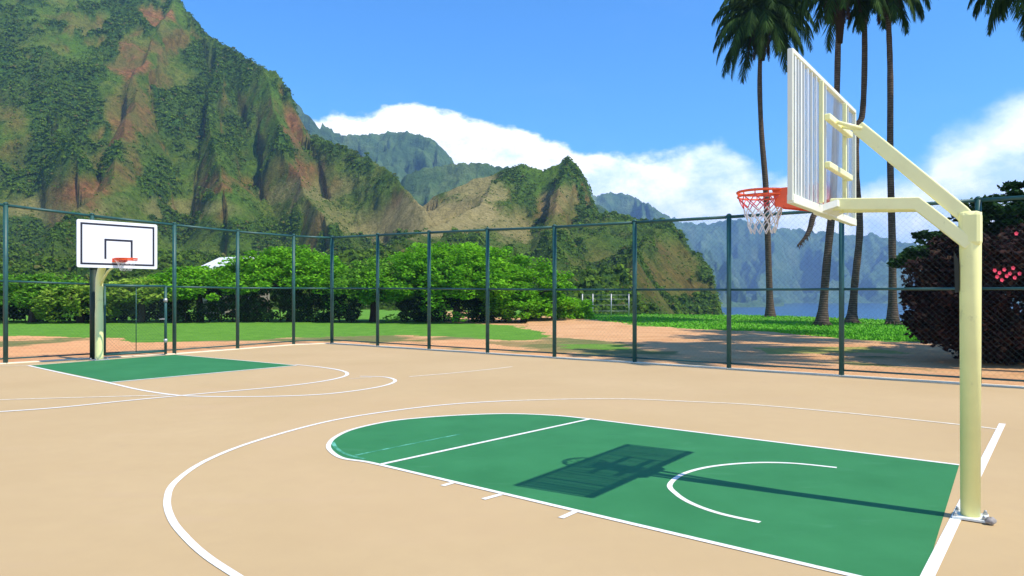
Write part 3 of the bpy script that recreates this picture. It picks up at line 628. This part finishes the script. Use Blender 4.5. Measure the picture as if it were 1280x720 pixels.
def near_hoop():
    bx, by = at(1213, 648); t = empty('basketball_hoop', (bx, by, 0), math.atan2(.585, -.811))
    tag(t, 'near cream steel basketball hoop on the green key, clear backboard seen from behind', 'basketball hoop', 'basketball hoops on the court')
    BX = 1.19; W2 = 1.26; Z0, Z1 = 2.74, 3.96
    MB().tube([(0, 0, .02), (0, 0, 2.46), (0, 0, 2.66)], [.076, .084, .086], 24).build('pole', M['cream_pole'], t)
    mb = MB(); mb.box((0, 0, .018), (.26, .24, .022)); bp = mb.build('base_plate', M['white_steel'], t, bevel=.005)
    for sx in (-1, 1):
        for sy in (-1, 1):
            b = MB(); b.tube([(sx*.105, sy*.095, .030), (sx*.105, sy*.095, .046)], .018, 6, smooth=False); b.tube([(sx*.105, sy*.095, .046), (sx*.105, sy*.095, .064)], .011, 8); b.build('bolt', M['steel'], bp)
    mb = MB(); mb.tube([(-.02, 0, 2.55), (.06, 0, 2.66), (.90, 0, 3.52)], .08, sq=(.11, .125)); mb.build('upper_arm', M['cream'], t, bevel=.012)
    for s in (-1, 1):
        mb = MB(); mb.tube([(.0, s*.055, 2.38), (.40, s*.085, 2.76), (1.12, s*.13, 2.80)], .05, sq=(.06, .11)); mb.build('lower_arm', M['cream'], t, bevel=.010)
    # collar where the arms meet the pole
    mb = MB(); mb.box((0, 0, 2.52), (.172, .172, .30)); mb.build('collar', M['cream_pole'], t, bevel=.035)
    mb = MB(); mb.add([(.082, -.045, 2.22), (.082, .045, 2.22), (.082, .045, 1.98), (.082, -.045, 1.98), (.125, 0, 2.34), (.115, 0, 1.96)], [(0, 1, 4), (1, 2, 5, 4), (2, 3, 5), (3, 0, 4, 5), (0, 3, 2, 1)]); mb.build('arm_shadow_plate', M['arm_shadow'], t)  # arm's shadow on the pole, shaped as a slim dark plate
    bd = MB().box((BX, 0, (Z0+Z1)/2), (.012, 2*W2-.05, Z1-Z0-.05)).build('backboard', M['acrylic'], t)
    fm = MB(); xf = BX-.012
    fm.tube([(xf, -W2, Z1), (xf, W2, Z1)], .03, sq=(.05, .04)); fm.tube([(xf, -W2, Z0), (xf, W2, Z0)], .03, sq=(.06, .075))
    for s in (-1, 1): fm.tube([(xf, s*W2, Z0-.02), (xf, s*W2, Z1+.019)], .03, sq=(.045, .028))
    fm.build('frame', M['frame_cream'], bd, bevel=.006)
    # local +y is the end of the board nearest the camera
    for y, w in ((1.20, .035), (1.11, .018), (1.02, .040), (.93, .014), (.80, .045), (.66, .016), (.50, .030), (.30, .012), (.14, .012), (-.85, .012)):
        MB().box((BX-.03, y, (Z0+Z1)/2), (.018, w, Z1-Z0-.07)).build('upright', M['white_steel'] if w < .03 or y > 1 else M['acrylic_frost'], bd)
    for y in (.40, -.58):
        MB().box((BX-.055, y, (Z0+Z1)/2), (.04, .03, Z1-Z0-.1)).build('support_rail', M['cream'], bd, bevel=.006)
    for z in (3.58, 3.14):
        MB().box((BX-.10, -.12, z), (.055, .98, .06)).build('rung', M['cream'], bd, bevel=.01)
    # struts from the upper arm to the back frame
    for s in (-1, 1):
        MB().tube([(.86, s*.05, 3.50), (BX-.11, s*.12, 3.58)], .018, 8).build('strut', M['cream'], t)
    # flared foot under the board that carries the rim
    mb = MB(); mb.add([(BX-.16, -.24, Z0+.09), (BX-.16, .24, Z0+.09), (BX+.03, .34, Z0+.02), (BX+.03, -.34, Z0+.02), (BX-.16, -.24, Z0+.03), (BX-.16, .24, Z0+.03), (BX+.03, .34, Z0-.045), (BX+.03, -.34, Z0-.045)],
        [(0, 1, 2, 3), (7, 6, 5, 4), (0, 4, 5, 1), (1, 5, 6, 2), (2, 6, 7, 3), (3, 7, 4, 0)]); mb.build('mounting_plate', M['white_steel'], t)
    make_rim(t, 1.79, 2.985, .245, BX+.03, .37)
near_hoop()
def far_hoop():
    bx, by = at(124, 450); t = empty('basketball_hoop', (bx, by, 0), math.atan2(-.637, .770))
    tag(t, 'far basketball hoop by the fence, white backboard with black lines seen from the front', 'basketball hoop', 'basketball hoops on the court')
    BX = 1.33; W2 = 1.09; Z0, Z1 = 2.70, 4.02
    path = catmull([(0, 0, 0), (0, 0, 1.2), (0, 0, 2.15), (.06, 0, 2.50), (.28, 0, 2.80), (.70, 0, 3.0), (BX-.09, 0, 3.08)], 6)
    MB().tube(path, [.115]*8+[.105]*(len(path)-8), 18).build('pole', M['cream_pole'], t)
    bp = MB().box((0, 0, .012), (.42, .42, .022)).build('base_plate', M['steel'], t, bevel=.004)
    for sx in (-1, 1):
        for sy in (-1, 1): MB().tube([(sx*.17, sy*.17, .022), (sx*.17, sy*.17, .06)], .018, 6).build('bolt', M['steel'], bp)
    # board with rounded corners
    def rr(w, h, r, n=5):
        out = []
        for (sx, sy, a0) in ((1, 1, 0), (-1, 1, 90), (-1, -1, 180), (1, -1, 270)):
            for k in range(n+1): a = R(a0+90*k/n); out.append((sx*(w-r)+r*math.cos(a), sy*(h-r)+r*math.sin(a)))
        return out
    zc = (Z0+Z1)/2; o = rr(W2, (Z1-Z0)/2, .05); n = len(o)
    vs = [(BX-.02, y, zc+z) for y, z in o]+[(BX+.02, y, zc+z) for y, z in o]
    bd = MB().add(vs, [tuple(range(n))[::-1], tuple(range(n, 2*n))]+[(i, (i+1) % n, n+(i+1) % n, n+i) for i in range(n)]).build('backboard', M['board'], t)
    xf = BX+.022
    def rect(nm, w, zb, zt, th, bottom=True):
        mb = MB(); mb.box((xf, 0, zt-th/2), (.006, 2*w, th)); 
        if bottom: mb.box((xf, 0, zb+th/2), (.006, 2*w, th))
        for s in (-1, 1): mb.box((xf, s*(w-th/2), (zt+zb)/2-(0 if bottom else th/2)), (.006, th, zt-zb-(2*th if bottom else th)))
        mb.build(nm, M['black'], bd)
    rect('border_line', W2-.085, Z0+.08, Z1-.08, .052); rect('target_square', .385, 2.95, 3.52, .055, False)
    fm = MB()
    for s in (-.5, .5): fm.box((BX-.045, s, zc), (.05, .05, Z1-Z0-.1))
    for z in (Z0+.2, zc, Z1-.2): fm.box((BX-.05, 0, z), (.04, 1.5, .05))
    fm.build('back_frame', M['steel'], bd)
    MB().tube([(.05, 0, 2.2), (.55, .02, 2.62), (BX-.07, .05, 2.86)], .035, 8).build('brace', M['cream_pole'], t)
    make_rim(t, 1.83, 2.96, .29, BX+.026, .30, .0018, False, .45)
far_hoop()
# dark round post close behind the far hoop's pole
px_, py_ = at(115.5, 449.2)
t = empty('fence_post', (px_-.02, py_+.12, 0)); tag(t, 'thick dark green post standing just left of the far hoop pole', 'post')
MB().tube([(0, 0, -.02), (0, 0, 2.72)], .115, 14).build('post_tube', M['dark_post'], t); MB().tube([(0, 0, 2.72), (0, 0, 2.76), (0, 0, 2.80)], [.13, .125, .05], 14).build('cap', M['dark_post'], t)
# stone by the near pole
sx_, sy_ = at(1238, 656)
vs = []; fs = []; n, m = 12, 8
for i in range(m+1):
    for j in range(n):
        a = math.pi*i/m; b = 2*math.pi*j/n; r = .036*(1+.12*math.sin(3*b+i)+.08*math.cos(5*b*1.3)); vs.append((r*math.sin(a)*math.cos(b)*1.15, r*math.sin(a)*math.sin(b), .032+.9*r*math.cos(a)))
for i in range(m):
    for j in range(n): fs.append((i*n+j, i*n+(j+1) % n, (i+1)*n+(j+1) % n, (i+1)*n+j))
o = MB().add(vs, fs, True).build('stone', M['stone']); o.location = (sx_, sy_, 0); tag(o, 'small rounded grey stone beside the base plate of the near hoop', 'stone')
# ------------------------------------------------------------------ foliage
def leaves(P, size, up=.5, seed=0, aspect=1.7, tint=None, tint2=None):
    """one folded quad per leaf at every point of P"""
    r = np.random.default_rng(seed); n = len(P)
    N = r.normal(size=(n, 3)); N[:, 2] = np.abs(N[:, 2])+up; N /= np.linalg.norm(N, axis=1)[:, None]
    A = r.normal(size=(n, 3)); A -= (A*N).sum(1)[:, None]*N; A /= np.linalg.norm(A, axis=1)[:, None]; B = np.cross(N, A)
    s = size*r.uniform(.6, 1.3, n)[:, None]; A = A*s*aspect/2; B = B*s/2
    V = np.stack([P-A, P+B*1.0-N*s*.1, P+A, P-B*1.0-N*s*.1], 1).reshape(-1, 3); Q = np.arange(4*n).reshape(-1, 4)
    t = r.uniform(0, 1, n) if tint is None else np.clip(tint+r.normal(0, .18, n), 0, 1); t2 = np.zeros(n) if tint2 is None else tint2
    return V, Q, np.repeat(np.stack([t, t2, t2*0], 1), 4, 0)
def clump_points(C, rad, flat, per, seed):
    r = np.random.default_rng(seed); k = len(C); D = r.normal(size=(k, per, 3)); D /= np.linalg.norm(D, axis=2)[..., None]
    rr = r.uniform(.25, 1, (k, per, 1))**.5; P = C[:, None]+D*rr*np.asarray(rad).reshape(-1, 1, 1)*np.array([1, 1, flat]); return P.reshape(-1, 3)
def limbs(mb, base, ends, r0, seed, wob=.3):
    r = random.Random(seed)
    for e in ends:
        e = Vector(e); m1 = Vector(base).lerp(e, .4)+Vector((r.uniform(-wob, wob), r.uniform(-wob, wob), r.uniform(0, wob))); m2 = Vector(base).lerp(e, .75)+Vector((r.uniform(-wob, wob), r.uniform(-wob, wob), r.uniform(0, wob)))
        pts = catmull([base, m1, m2, e], 4); n = len(pts); mb.tube(pts, [r0*(1-.85*i/(n-1)) for i in range(n)], 7)
def spread_tree(name, px, py, Wm, Dm, ht, label, mat, mat_low=None, low=.35, droop=0, seed=1, nclump=150, per=85, leaf=.17, trunk_h=.45, skirt=0, group=None, cat='tree', tr=.2):
    """broad umbrella-crowned tree: Wm/Dm half widths in metres"""
    bx, by = at(px, py); t = empty(name, (bx, by, 0)); tag(t, label, cat, group); r = np.random.default_rng(seed)
    # clump centres through the crown, densest towards its domed top
    a = r.uniform(0, 2*math.pi, nclump); q = r.uniform(0, 1, nclump)**.5
    lob = 1+.14*np.sin(3*a+seed)+.10*np.sin(5*a+2*seed)
    x = np.cos(a)*q*Wm*lob; y = np.sin(a)*q*Dm*lob
    topz = ht*(1-.42*q**2.4)-droop*q**3*ht; botz = ht*low*(1-.0*q)+(ht*.12*(1-q))
    botz = np.where(r.uniform(0, 1, nclump) < skirt, .15, botz)
    u = r.uniform(0, 1, nclump)**.45; z = botz+(np.maximum(topz-.45, botz+.1)-botz)*u+r.normal(0, .12, nclump)
    C = np.stack([x, y, np.maximum(z, .25)], 1); rad = r.uniform(.42, .95, nclump)*min(1, ht/5+.2)
    P = clump_points(C, rad, .55, per, seed+1); P = P[P[:, 2] > .05]
    tint = np.repeat(r.uniform(.1, .95, nclump), per)[:len(P)]
    V, Q, T = leaves(P, leaf, 1.5, seed+2, 1.6, tint); np_mesh('crown', V, Q, mat, t, attrs={'tint': T})
    mb = MB(); th = ht*trunk_h; wv = [(0, 0, -.1), (.05, .03, th*.4), (.12*math.sin(seed), .05, th)]
    mb.tube(catmull(wv, 4), [tr*(1.5-.6*i/8) for i in range(9)], 10); mb.build('trunk', M['bark'], t)
    mb = MB(); idx = r.choice(nclump, min(16, nclump), replace=False); limbs(mb, (wv[2][0], wv[2][1], th-.05), [C[i] for i in idx], tr*.5, seed); mb.build('branches', M['bark'], t)
    return t
G = 'broad trees along the far side of the field'
spread_tree('broad_tree', 40, 402.5, 4.9, 3.0, 3.7, 'leftmost broad tree with rounded bright crown behind the field', M['leaf_mid'], low=.40, seed=2, nclump=210, group=G)
spread_tree('broad_tree', 100, 403, 3.4, 2.4, 3.1, 'low yellow green tree directly behind the far hoop pole', M['leaf_yellow'], low=.12, seed=12, nclump=120, group=G, skirt=.3)
spread_tree('broad_tree', 176, 402.5, 3.0, 2.6, 3.3, 'open yellow green tree with dark trunk seen under the far backboard', M['leaf_yellow'], low=.50, seed=3, nclump=80, group=G, trunk_h=.5)
spread_tree('broad_tree', 250, 401.5, 4.6, 3.4, 4.3, 'broad bright tree right of the far backboard with a dark hollow below', M['leaf_bright'], low=.50, seed=4, nclump=230, group=G, droop=.05)
spread_tree('broad_tree', 362, 401, 5.4, 3.8, 5.7, 'tall domed bright green tree below the green saddle, near the fence corner', M['leaf_bright'], low=.42, seed=5, nclump=330, group=G, droop=.05)
spread_tree('broad_tree', 466, 401.5, 4.4, 3.2, 4.7, 'lower pale green tree between the two tall domed ones', M['leaf_mid'], low=.30, seed=6, nclump=170, group=G, skirt=.18)
spread_tree('broad_tree', 570, 401.5, 7.6, 4.4, 6.0, 'widest domed bright green tree with branches drooping to the ground on its right', M['leaf_bright'], low=.22, droop=.10, seed=7, nclump=520, group=G, skirt=.28)
spread_tree('broad_tree', 655, 401.5, 3.2, 3.0, 3.1, 'small low bright green tree at the right end of the row', M['leaf_bright'], low=.12, droop=.1, seed=8, nclump=150, group=G, skirt=.4)
# leafy rows; the two dark ones below the crowns stand in for shade
def hedge(name, x0, x1, py, h, label, mat, seed, depth=2.0, per=70, leaf=.15, cat='hedge', back=3.0, mat_extra=None):
    (ax, ay), (bx, by) = at(x0, py), at(x1, py); t = empty(name, ((ax+bx)/2, ay+back, 0)); tag(t, label, cat); r = np.random.default_rng(seed); L = abs(bx-ax)
    n = int(L*h*7); C = np.stack([r.uniform(-L/2, L/2, n), r.uniform(-depth/2, depth/2, n), r.uniform(.15, h-.25, n)], 1); C[:, 2] *= 1+.12*np.sin(C[:, 0]*1.3+seed)
    P = clump_points(C, r.uniform(.3, .55, n), .8, per, seed); P = P[P[:, 2] > .02]; V, Q, T = leaves(P, leaf, .4, seed, 1.6); np_mesh('foliage', V, Q, mat, t, attrs={'tint': T})
    ns = int(L*1.2); mb = MB()
    for k in range(ns):
        x = -L/2+L*(k+.5)/ns
        if ns < 9: mb = MB()
        mb.tube([(x, 0, -.1), (x+r.uniform(-.1, .1), 0, h*.45), (x+r.uniform(-.3, .3), r.uniform(-.2, .2), h*.8)], [.05, .035, .015], 5)
        if ns < 9: mb.build('stem', M['bark'], t)
    if ns >= 9: mb.build('stems', M['bark'], t)
    return t
hedge('hedge', 208, 446, 402.2, 2.75, 'long row of dark leaves standing in for the shade under the broad trees', M['leaf_dark'], 31, back=.2)  # dark leaf colour gives the shaded band under the crowns
hedge('hedge', 500, 640, 402, 2.3, 'dark leaves standing in for the shaded hollow under the widest domed tree', M['leaf_dark'], 37, back=.6)  # shade of the hollow put in as dark leaves
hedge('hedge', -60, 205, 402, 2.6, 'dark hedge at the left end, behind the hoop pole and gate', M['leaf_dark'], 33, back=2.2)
hedge('bush', 655, 742, 401, 1.7, 'low bright green bush between the last broad tree and the lawn', M['leaf_bright'], 35, 3.0, cat='bush', back=1.5)
# small house behind the trees
hx, hy, _ = pt(293, 330, 76); t = empty('house', (hx, hy, -.05), R(-38)); tag(t, 'small house with a white gabled roof peeping above the broad trees', 'house')
MB().box((0, 0, 2.05), (5, 5, 4.5)).build('wall', M['wall'], t)
mb = MB(); mb.add([(-2.9, -3, 4.35), (2.9, -3, 4.35), (2.9, 0, 5.75), (-2.9, 0, 5.75), (-2.9, 3, 4.35), (2.9, 3, 4.35), (-2.9, -3, 4.5), (2.9, -3, 4.5), (2.9, 0, 5.9), (-2.9, 0, 5.9), (-2.9, 3, 4.5), (2.9, 3, 4.5)],
    [(1, 0, 3, 2), (2, 3, 4, 5), (6, 7, 8, 9), (9, 8, 11, 10), (0, 1, 7, 6), (4, 10, 11, 5), (0, 6, 9, 3), (3, 9, 10, 4), (1, 2, 8, 7), (2, 5, 11, 8)]); mb.build('roof', M['roof'], t)
MB().add([(2.49, -2.5, 4.5), (2.49, 2.5, 4.5), (2.49, 0, 5.6), (2.3, -2.5, 4.5), (2.3, 2.5, 4.5), (2.3, 0, 5.6)], [(0, 1, 2), (5, 4, 3), (0, 3, 4, 1), (1, 4, 5, 2), (2, 5, 3, 0)]).build('gable', M['wall'], t)
for x in (-1.3, 1.2):
    w = MB().box((x, -2.52, 2.6), (1.3, .08, 1.1)).build('window', M['roof'], t); MB().box((x, -2.57, 2.6), (1.1, .03, .9)).build('pane', M['window'], w)
MB().box((2.53, 0, 1.3), (.06, 1, 2.1)).build('door', M['window'], t)
# short fence far behind the bush
fx = [pt(p, 392, 62) for p in (728, 741, 764, 786)]; t = empty('wire_fence', (fx[0][0], 62, .05)); tag(t, 'short grey post and wire fence beyond the low bush at the foot of the hill', 'fence')
for p in fx: MB().tube([(p[0]-fx[0][0], 0, -.1), (p[0]-fx[0][0], 0, 1.95)], .05, 6).build('post', M['steel'], t)
mb = MB()
for z in (.5, 1.0, 1.5, 1.85): mb.tube([(0, 0, z), (fx[-1][0]-fx[0][0], 0, z)], .012, 4)
mb.build('wires', M['steel'], t)
# ------------------------------------------------------------------ palms
def palm(px_path, base_py, crown_py, label, seed, nf=30, fl=4.2, r0=.27, skirt=14, fibre=2.0, ext=None, group='tall palms on the lawn bank'):
    bx, by = at(px_path[0][0], base_py); t = empty('palm_tree', (bx, by, .05)); tag(t, label, 'palm tree', group); r = random.Random(seed)
    pts = []
    for (px, py) in px_path:
        x, y, z = pt(px, py, by); pts.append((x-bx, .12*math.sin(z*.4+seed), z-.05))
    pts[0] = (pts[0][0], 0, -.15); sp = catmull(pts, 6); Zt = sp[-1].z; n = len(sp)
    rad = [r0*(1.0-.42*(p.z/Zt))+.30*math.exp(-max(p.z, 0)/.55)*.9+.01*math.sin(p.z*7) for p in sp]
    MB().tube(sp, rad, 14).build('trunk', M['palm_bark'], t)
    mb = MB()        # root mound
    for k in range(26):
        a = r.uniform(0, 2*math.pi); q = r.uniform(.25, .75); mb.tube([(math.cos(a)*.18, math.sin(a)*.18, .45*r.uniform(.5, 1)), (math.cos(a)*q*.7, math.sin(a)*q*.7, .12), (math.cos(a)*q, math.sin(a)*q, -.08)], [.05, .04, .02], 5)
    mb.build('roots', M['palm_bark'], t)
    c = Vector(sp[-1])
    V = []; D = []
    def frond(store, az, el, L, grav, leafl, nl=46, stiff=0):
        p = c.copy(); d = Vector((math.cos(az)*math.cos(el), math.sin(az)*math.cos(el), math.sin(el))); seg = 16; P = [p.copy()]
        for k in range(seg): d = (d+Vector((0, 0, -grav*(k/seg)*.28))).normalized(); p = p+d*L/seg; P.append(p.copy())
        rach.tube(P, [.035*(1-.85*i/seg) for i in range(seg+1)], 4, False)
        for k in range(nl):
            u = .12+.88*k/nl; f = u*seg; i = min(int(f), seg-1); q = P[i].lerp(P[i+1], f-i); dd = (P[i+1]-P[i]).normalized()
            side = dd.cross(Vector((0, 0, 1))); side = side.normalized() if side.length > .05 else Vector((1, 0, 0)); ll = leafl*math.sin(math.pi*min(1, .18+u*.80))**.6*r.uniform(.8, 1.15)
            for s in (-1, 1):
                od = (side*s*.62+dd*.55+Vector((0, 0, -.30-r.uniform(0, .75)))).normalized(); w = dd*.052
                tip = q+od*ll+Vector((0, 0, -.18*ll)); mid = q+od*ll*.5; store.append((q-w, q+w, mid+w*1.1, tip)); store.append((q-w, mid+w*1.1, tip, mid-w*1.1))
    rach = MB()
    for k in range(nf):
        az = k*2.39996+r.uniform(-.2, .2); e = R(78-118*(k/nf)**.8+r.uniform(-8, 8)); frond(V, az, e, fl*r.uniform(.85, 1.1), r.uniform(.9, 1.5), 1.0*fl/4.2)
    A = np.array([[tuple(v) for v in q] for q in V]).reshape(-1, 3); rr_ = np.random.default_rng(seed); T = np.repeat(np.stack([rr_.uniform(0, 1, len(V)), np.zeros(len(V)), np.zeros(len(V))], 1), 4, 0)
    cr = np_mesh('crown', A, np.arange(len(A)).reshape(-1, 4), M['leaf_palm'], t, attrs={'tint': T}); rach.build('frond_stems', M['leaf_palm'], cr)
    rach = MB(); V2 = []
    for k in range(skirt):
        az = r.uniform(0, 2*math.pi); frond(V2, az, R(r.uniform(-35, -72)), fl*.62*r.uniform(.6, 1.1), 1.6, .5, 24)
    if V2:
        A = np.array([[tuple(v) for v in q] for q in V2]).reshape(-1, 3); T = np.repeat(np.stack([rr_.uniform(0, 1, len(V2)), np.zeros(len(V2)), np.zeros(len(V2))], 1), 4, 0)
        rach.tube([c+Vector((0, 0, .1)), c+Vector((0, 0, -fibre*.4)), c+Vector((0, 0, -fibre))], [.42, .38, rad[-1]*1.02], 12)
        dk = np_mesh('dead_fronds', A, np.arange(len(A)).reshape(-1, 4), M['leaf_dead'], t, attrs={'tint': T}); rach.build('fibre_sheath', M['leaf_dead'], dk)
    return t
palm([(963, 398), (961, 330), (957, 240), (952, 160), (950, 90), (953, 20)], 398.5, 30, 'leftmost tall palm, its whole dark drooping crown showing beside the near backboard', 1, 44, 5.5, .27, 26, 3.6)
palm([(1027, 408), (1033, 330), (1040, 250), (1046, 150), (1048, 60), (1049, -30)], 407.5, -30, 'tall palm right behind the near backboard, brown dead fronds hanging at its top', 2, 34, 4.4, .25, 34, 4.2)
palm([(1064, 404), (1068, 350), (1074, 285), (1071, 220), (1072, 160), (1079, 140), (1080, 60), (1079, -70)], 405, -70, 'tall palm with a kinked trunk crossing behind the top of the near upper arm', 3, 30, 4.2, .24, 8, 2.0)
palm([(1116, 404), (1115, 300), (1114, 200), (1112, 100), (1110, 40), (1108, -22)], 406.5, -22, 'rightmost straight-trunked palm, standing clear between the near hoop arms and pole', 4, 32, 3.8, .25, 14, 2.2)
palm([(1306, 410), (1304, 300), (1300, 150), (1297, -42)], 411, -42, 'palm beyond the right edge, only its frond tips in the top right corner', 5, 34, 4.4, .25, 6, 2.0)
# palms of the same grove just outside the picture on the right; their crowns shade the dirt track
for k, (x, y, h) in enumerate(((16.6, 16.5, 19), (19.5, 20.5, 21), (22.5, 26, 20), (25, 31, 22))):
    def P_(z): return (CX+F*(x+.3*math.sin(z*.2+k))/y, HZ-F*(z-H)/y)
    palm([P_(0), P_(h*.4), P_(h*.7), P_(h)], HZ+F*H/y, 0, 'tall palm of the same grove standing beyond the right edge of the picture', 20+k, 30, 4.6, .25, 0, 2.0)
# fallen frond caught on the second palm's trunk
def hanging_frond():
    bx, by = at(1027, 407.5); t = empty('hanging_frond', pt(1016, 272, by-.12)); tag(t, 'curved dead palm frond hanging beside the trunk just below the near rim plate', 'palm frond')
    r = random.Random(4); k = F/(by-.12); P = [Vector(((x-1016)/k, 0, -(y-272)/k)) for x, y in ((1038, 250), (1030, 253), (1022, 262), (1016, 272), (1013, 284), (1007, 296), (997, 307))]; P = catmull(P, 6); n = len(P)
    MB().tube(P, [.05+.13*math.sin(math.pi*i/(n-1)) for i in range(n)], 8).build('stalk', M['palm_bark'], t); V = []
    for i in range(4, n-1):
        for s in (-1, 1):
            for q in range(3): d = Vector((r.uniform(-.1, .1)+s*.10, r.uniform(-.2, .2), -r.uniform(.15, .4))); V.append((P[i], P[i]+Vector((.03, .03, 0)), P[i]+d*.6+Vector((.03, 0, 0)), P[i]+d))
    A = np.array([[tuple(v) for v in q] for q in V]).reshape(-1, 3); T = np.full((len(A), 3), .3); np_mesh('leaflets', A, np.arange(len(A)).reshape(-1, 4), M['leaf_dead'], t, attrs={'tint': T})
hanging_frond()
# ------------------------------------------------------------------ maroon bush and tree at the right
def maroon():
    X0, Y0 = 15.0, 21.2; t = empty('flowering_bush', (X0, Y0, 0)); tag(t, 'big dark maroon leaved bush behind the near hoop pole, with pink red flowers', 'bush'); r = np.random.default_rng(51)
    n = 620; D = r.normal(size=(n, 3)); D /= np.linalg.norm(D, axis=1)[:, None]; q = r.uniform(.45, 1, n)[:, None]**.5
    C = D*q*np.array([3.7, 2.4, 2.05])+np.array([0, 0, 1.85]); C = C[C[:, 2] > .1]; m = len(C); C[:, 2] += .25*np.sin(C[:, 0]*2.2); per = 90
    P = clump_points(C, r.uniform(.25, .5, m), .85, per, 5); P = P[P[:, 2] > .03]; t2 = (r.uniform(0, 1, len(P)) < .16)*.8
    V, Q, T = leaves(P, .105, .35, 6, 1.6, None, t2); np_mesh('foliage', V, Q, M['leaf_maroon'], t, attrs={'tint': T})
    mb = MB(); limbs(mb, (0, 0, -.05), [C[i] for i in r.choice(m, 40, replace=False)], .09, 3); mb.build('stems', M['bark'], t)
    spots = [pt(x, y, 18.7) for x, y in ((1243, 338), (1249, 341), (1255, 337), (1262, 342), (1268, 347), (1246, 346), (1258, 345), (1274, 342), (1252, 350), (1266, 335), (1218, 352), (1270, 292))]
    for (x, y, z) in spots:
        c = Vector((x-X0, y-Y0, z)); fl = MB()
        for k in range(5):
            a = 2*math.pi*k/5+x; d = Vector((math.cos(a), -.3, math.sin(a)))*.052; e = Vector((-math.sin(a), 0, math.cos(a)))*.032; fl.add([c, c+d*.6+e, c+d*1.1, c+d*.6-e], [(0, 1, 2, 3)])
        fl.build('flower', M['petal'], t)
    # green tree growing behind and over it
    t = empty('shade_tree', (17.2, 26.5, 0)); tag(t, 'dark green tree spreading layered branches above the maroon bush', 'tree'); C = []
    def layer(px, py, Y, w, d, k, hz): 
        x, y, z = pt(px, py, Y)
        for i in range(k): C.append((x-17.2+r.uniform(-w, w), y-26.5+r.uniform(-d, d), z+r.normal(0, hz)))
    layer(1290, 262, 25, 1.9, 1.6, 46, .2); layer(1262, 275, 24, 1.2, 1.0, 30, .28); layer(1225, 259, 24, .45, .5, 7, .06); layer(1300, 285, 25, 1.7, 1.8, 40, .4); layer(1400, 235, 26, 3, 2.6, 100, .6)
    layer(1190, 298, 23.5, .8, .5, 12, .12); layer(1160, 318, 23.2, .7, .5, 16, .12); layer(1140, 328, 23.0, .4, .4, 9, .08); layer(1200, 305, 23.6, 1.0, .6, 14, .2); layer(1180, 330, 23.4, .6, .6, 10, .2)
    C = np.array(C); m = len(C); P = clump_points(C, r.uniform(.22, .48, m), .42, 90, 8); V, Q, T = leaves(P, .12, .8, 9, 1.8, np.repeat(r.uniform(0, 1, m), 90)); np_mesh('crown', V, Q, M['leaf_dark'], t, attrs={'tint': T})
    mb = MB(); mb.tube(catmull([(0, 0, -.1), (.1, 0, 1.4), (0, -.1, 2.8)], 4), [.26]*5+[.2]*4, 10); mb.build('trunk', M['bark'], t)
    mb = MB(); limbs(mb, (0, -.1, 2.7), [C[i] for i in r.choice(m, 34, replace=False)], .1, 5, .2); mb.build('branches', M['bark'], t)
maroon()
# ------------------------------------------------------------------ haze
def haze():
    m = bpy.data.materials.new('haze_air'); m.use_nodes = True; n = m.node_tree.nodes; n.remove(n['Principled BSDF']); v = n.new('ShaderNodeVolumePrincipled')
    v.inputs['Color'].default_value = (.33, .56, .97, 1); v.inputs['Density'].default_value = .00019; v.inputs['Anisotropy'].default_value = .0
    m.node_tree.links.new(v.outputs[0], n['Material Output'].inputs['Volume'])
    o = MB().box((0, 2050, 195), (13600, 4700, 470)).build('haze', m); tag(o, 'thin blue air haze over the bay and the mountains', 'haze', kind='stuff')
haze()
# ------------------------------------------------------------------ render settings
scene.render.engine = 'CYCLES'
scene.view_settings.view_transform = 'Standard'; scene.view_settings.look = 'None'; scene.view_settings.gamma = 1; scene.view_settings.exposure = .28
scene.cycles.volume_bounces = 0; scene.cycles.max_bounces = 8; scene.cycles.transparent_max_bounces = 12
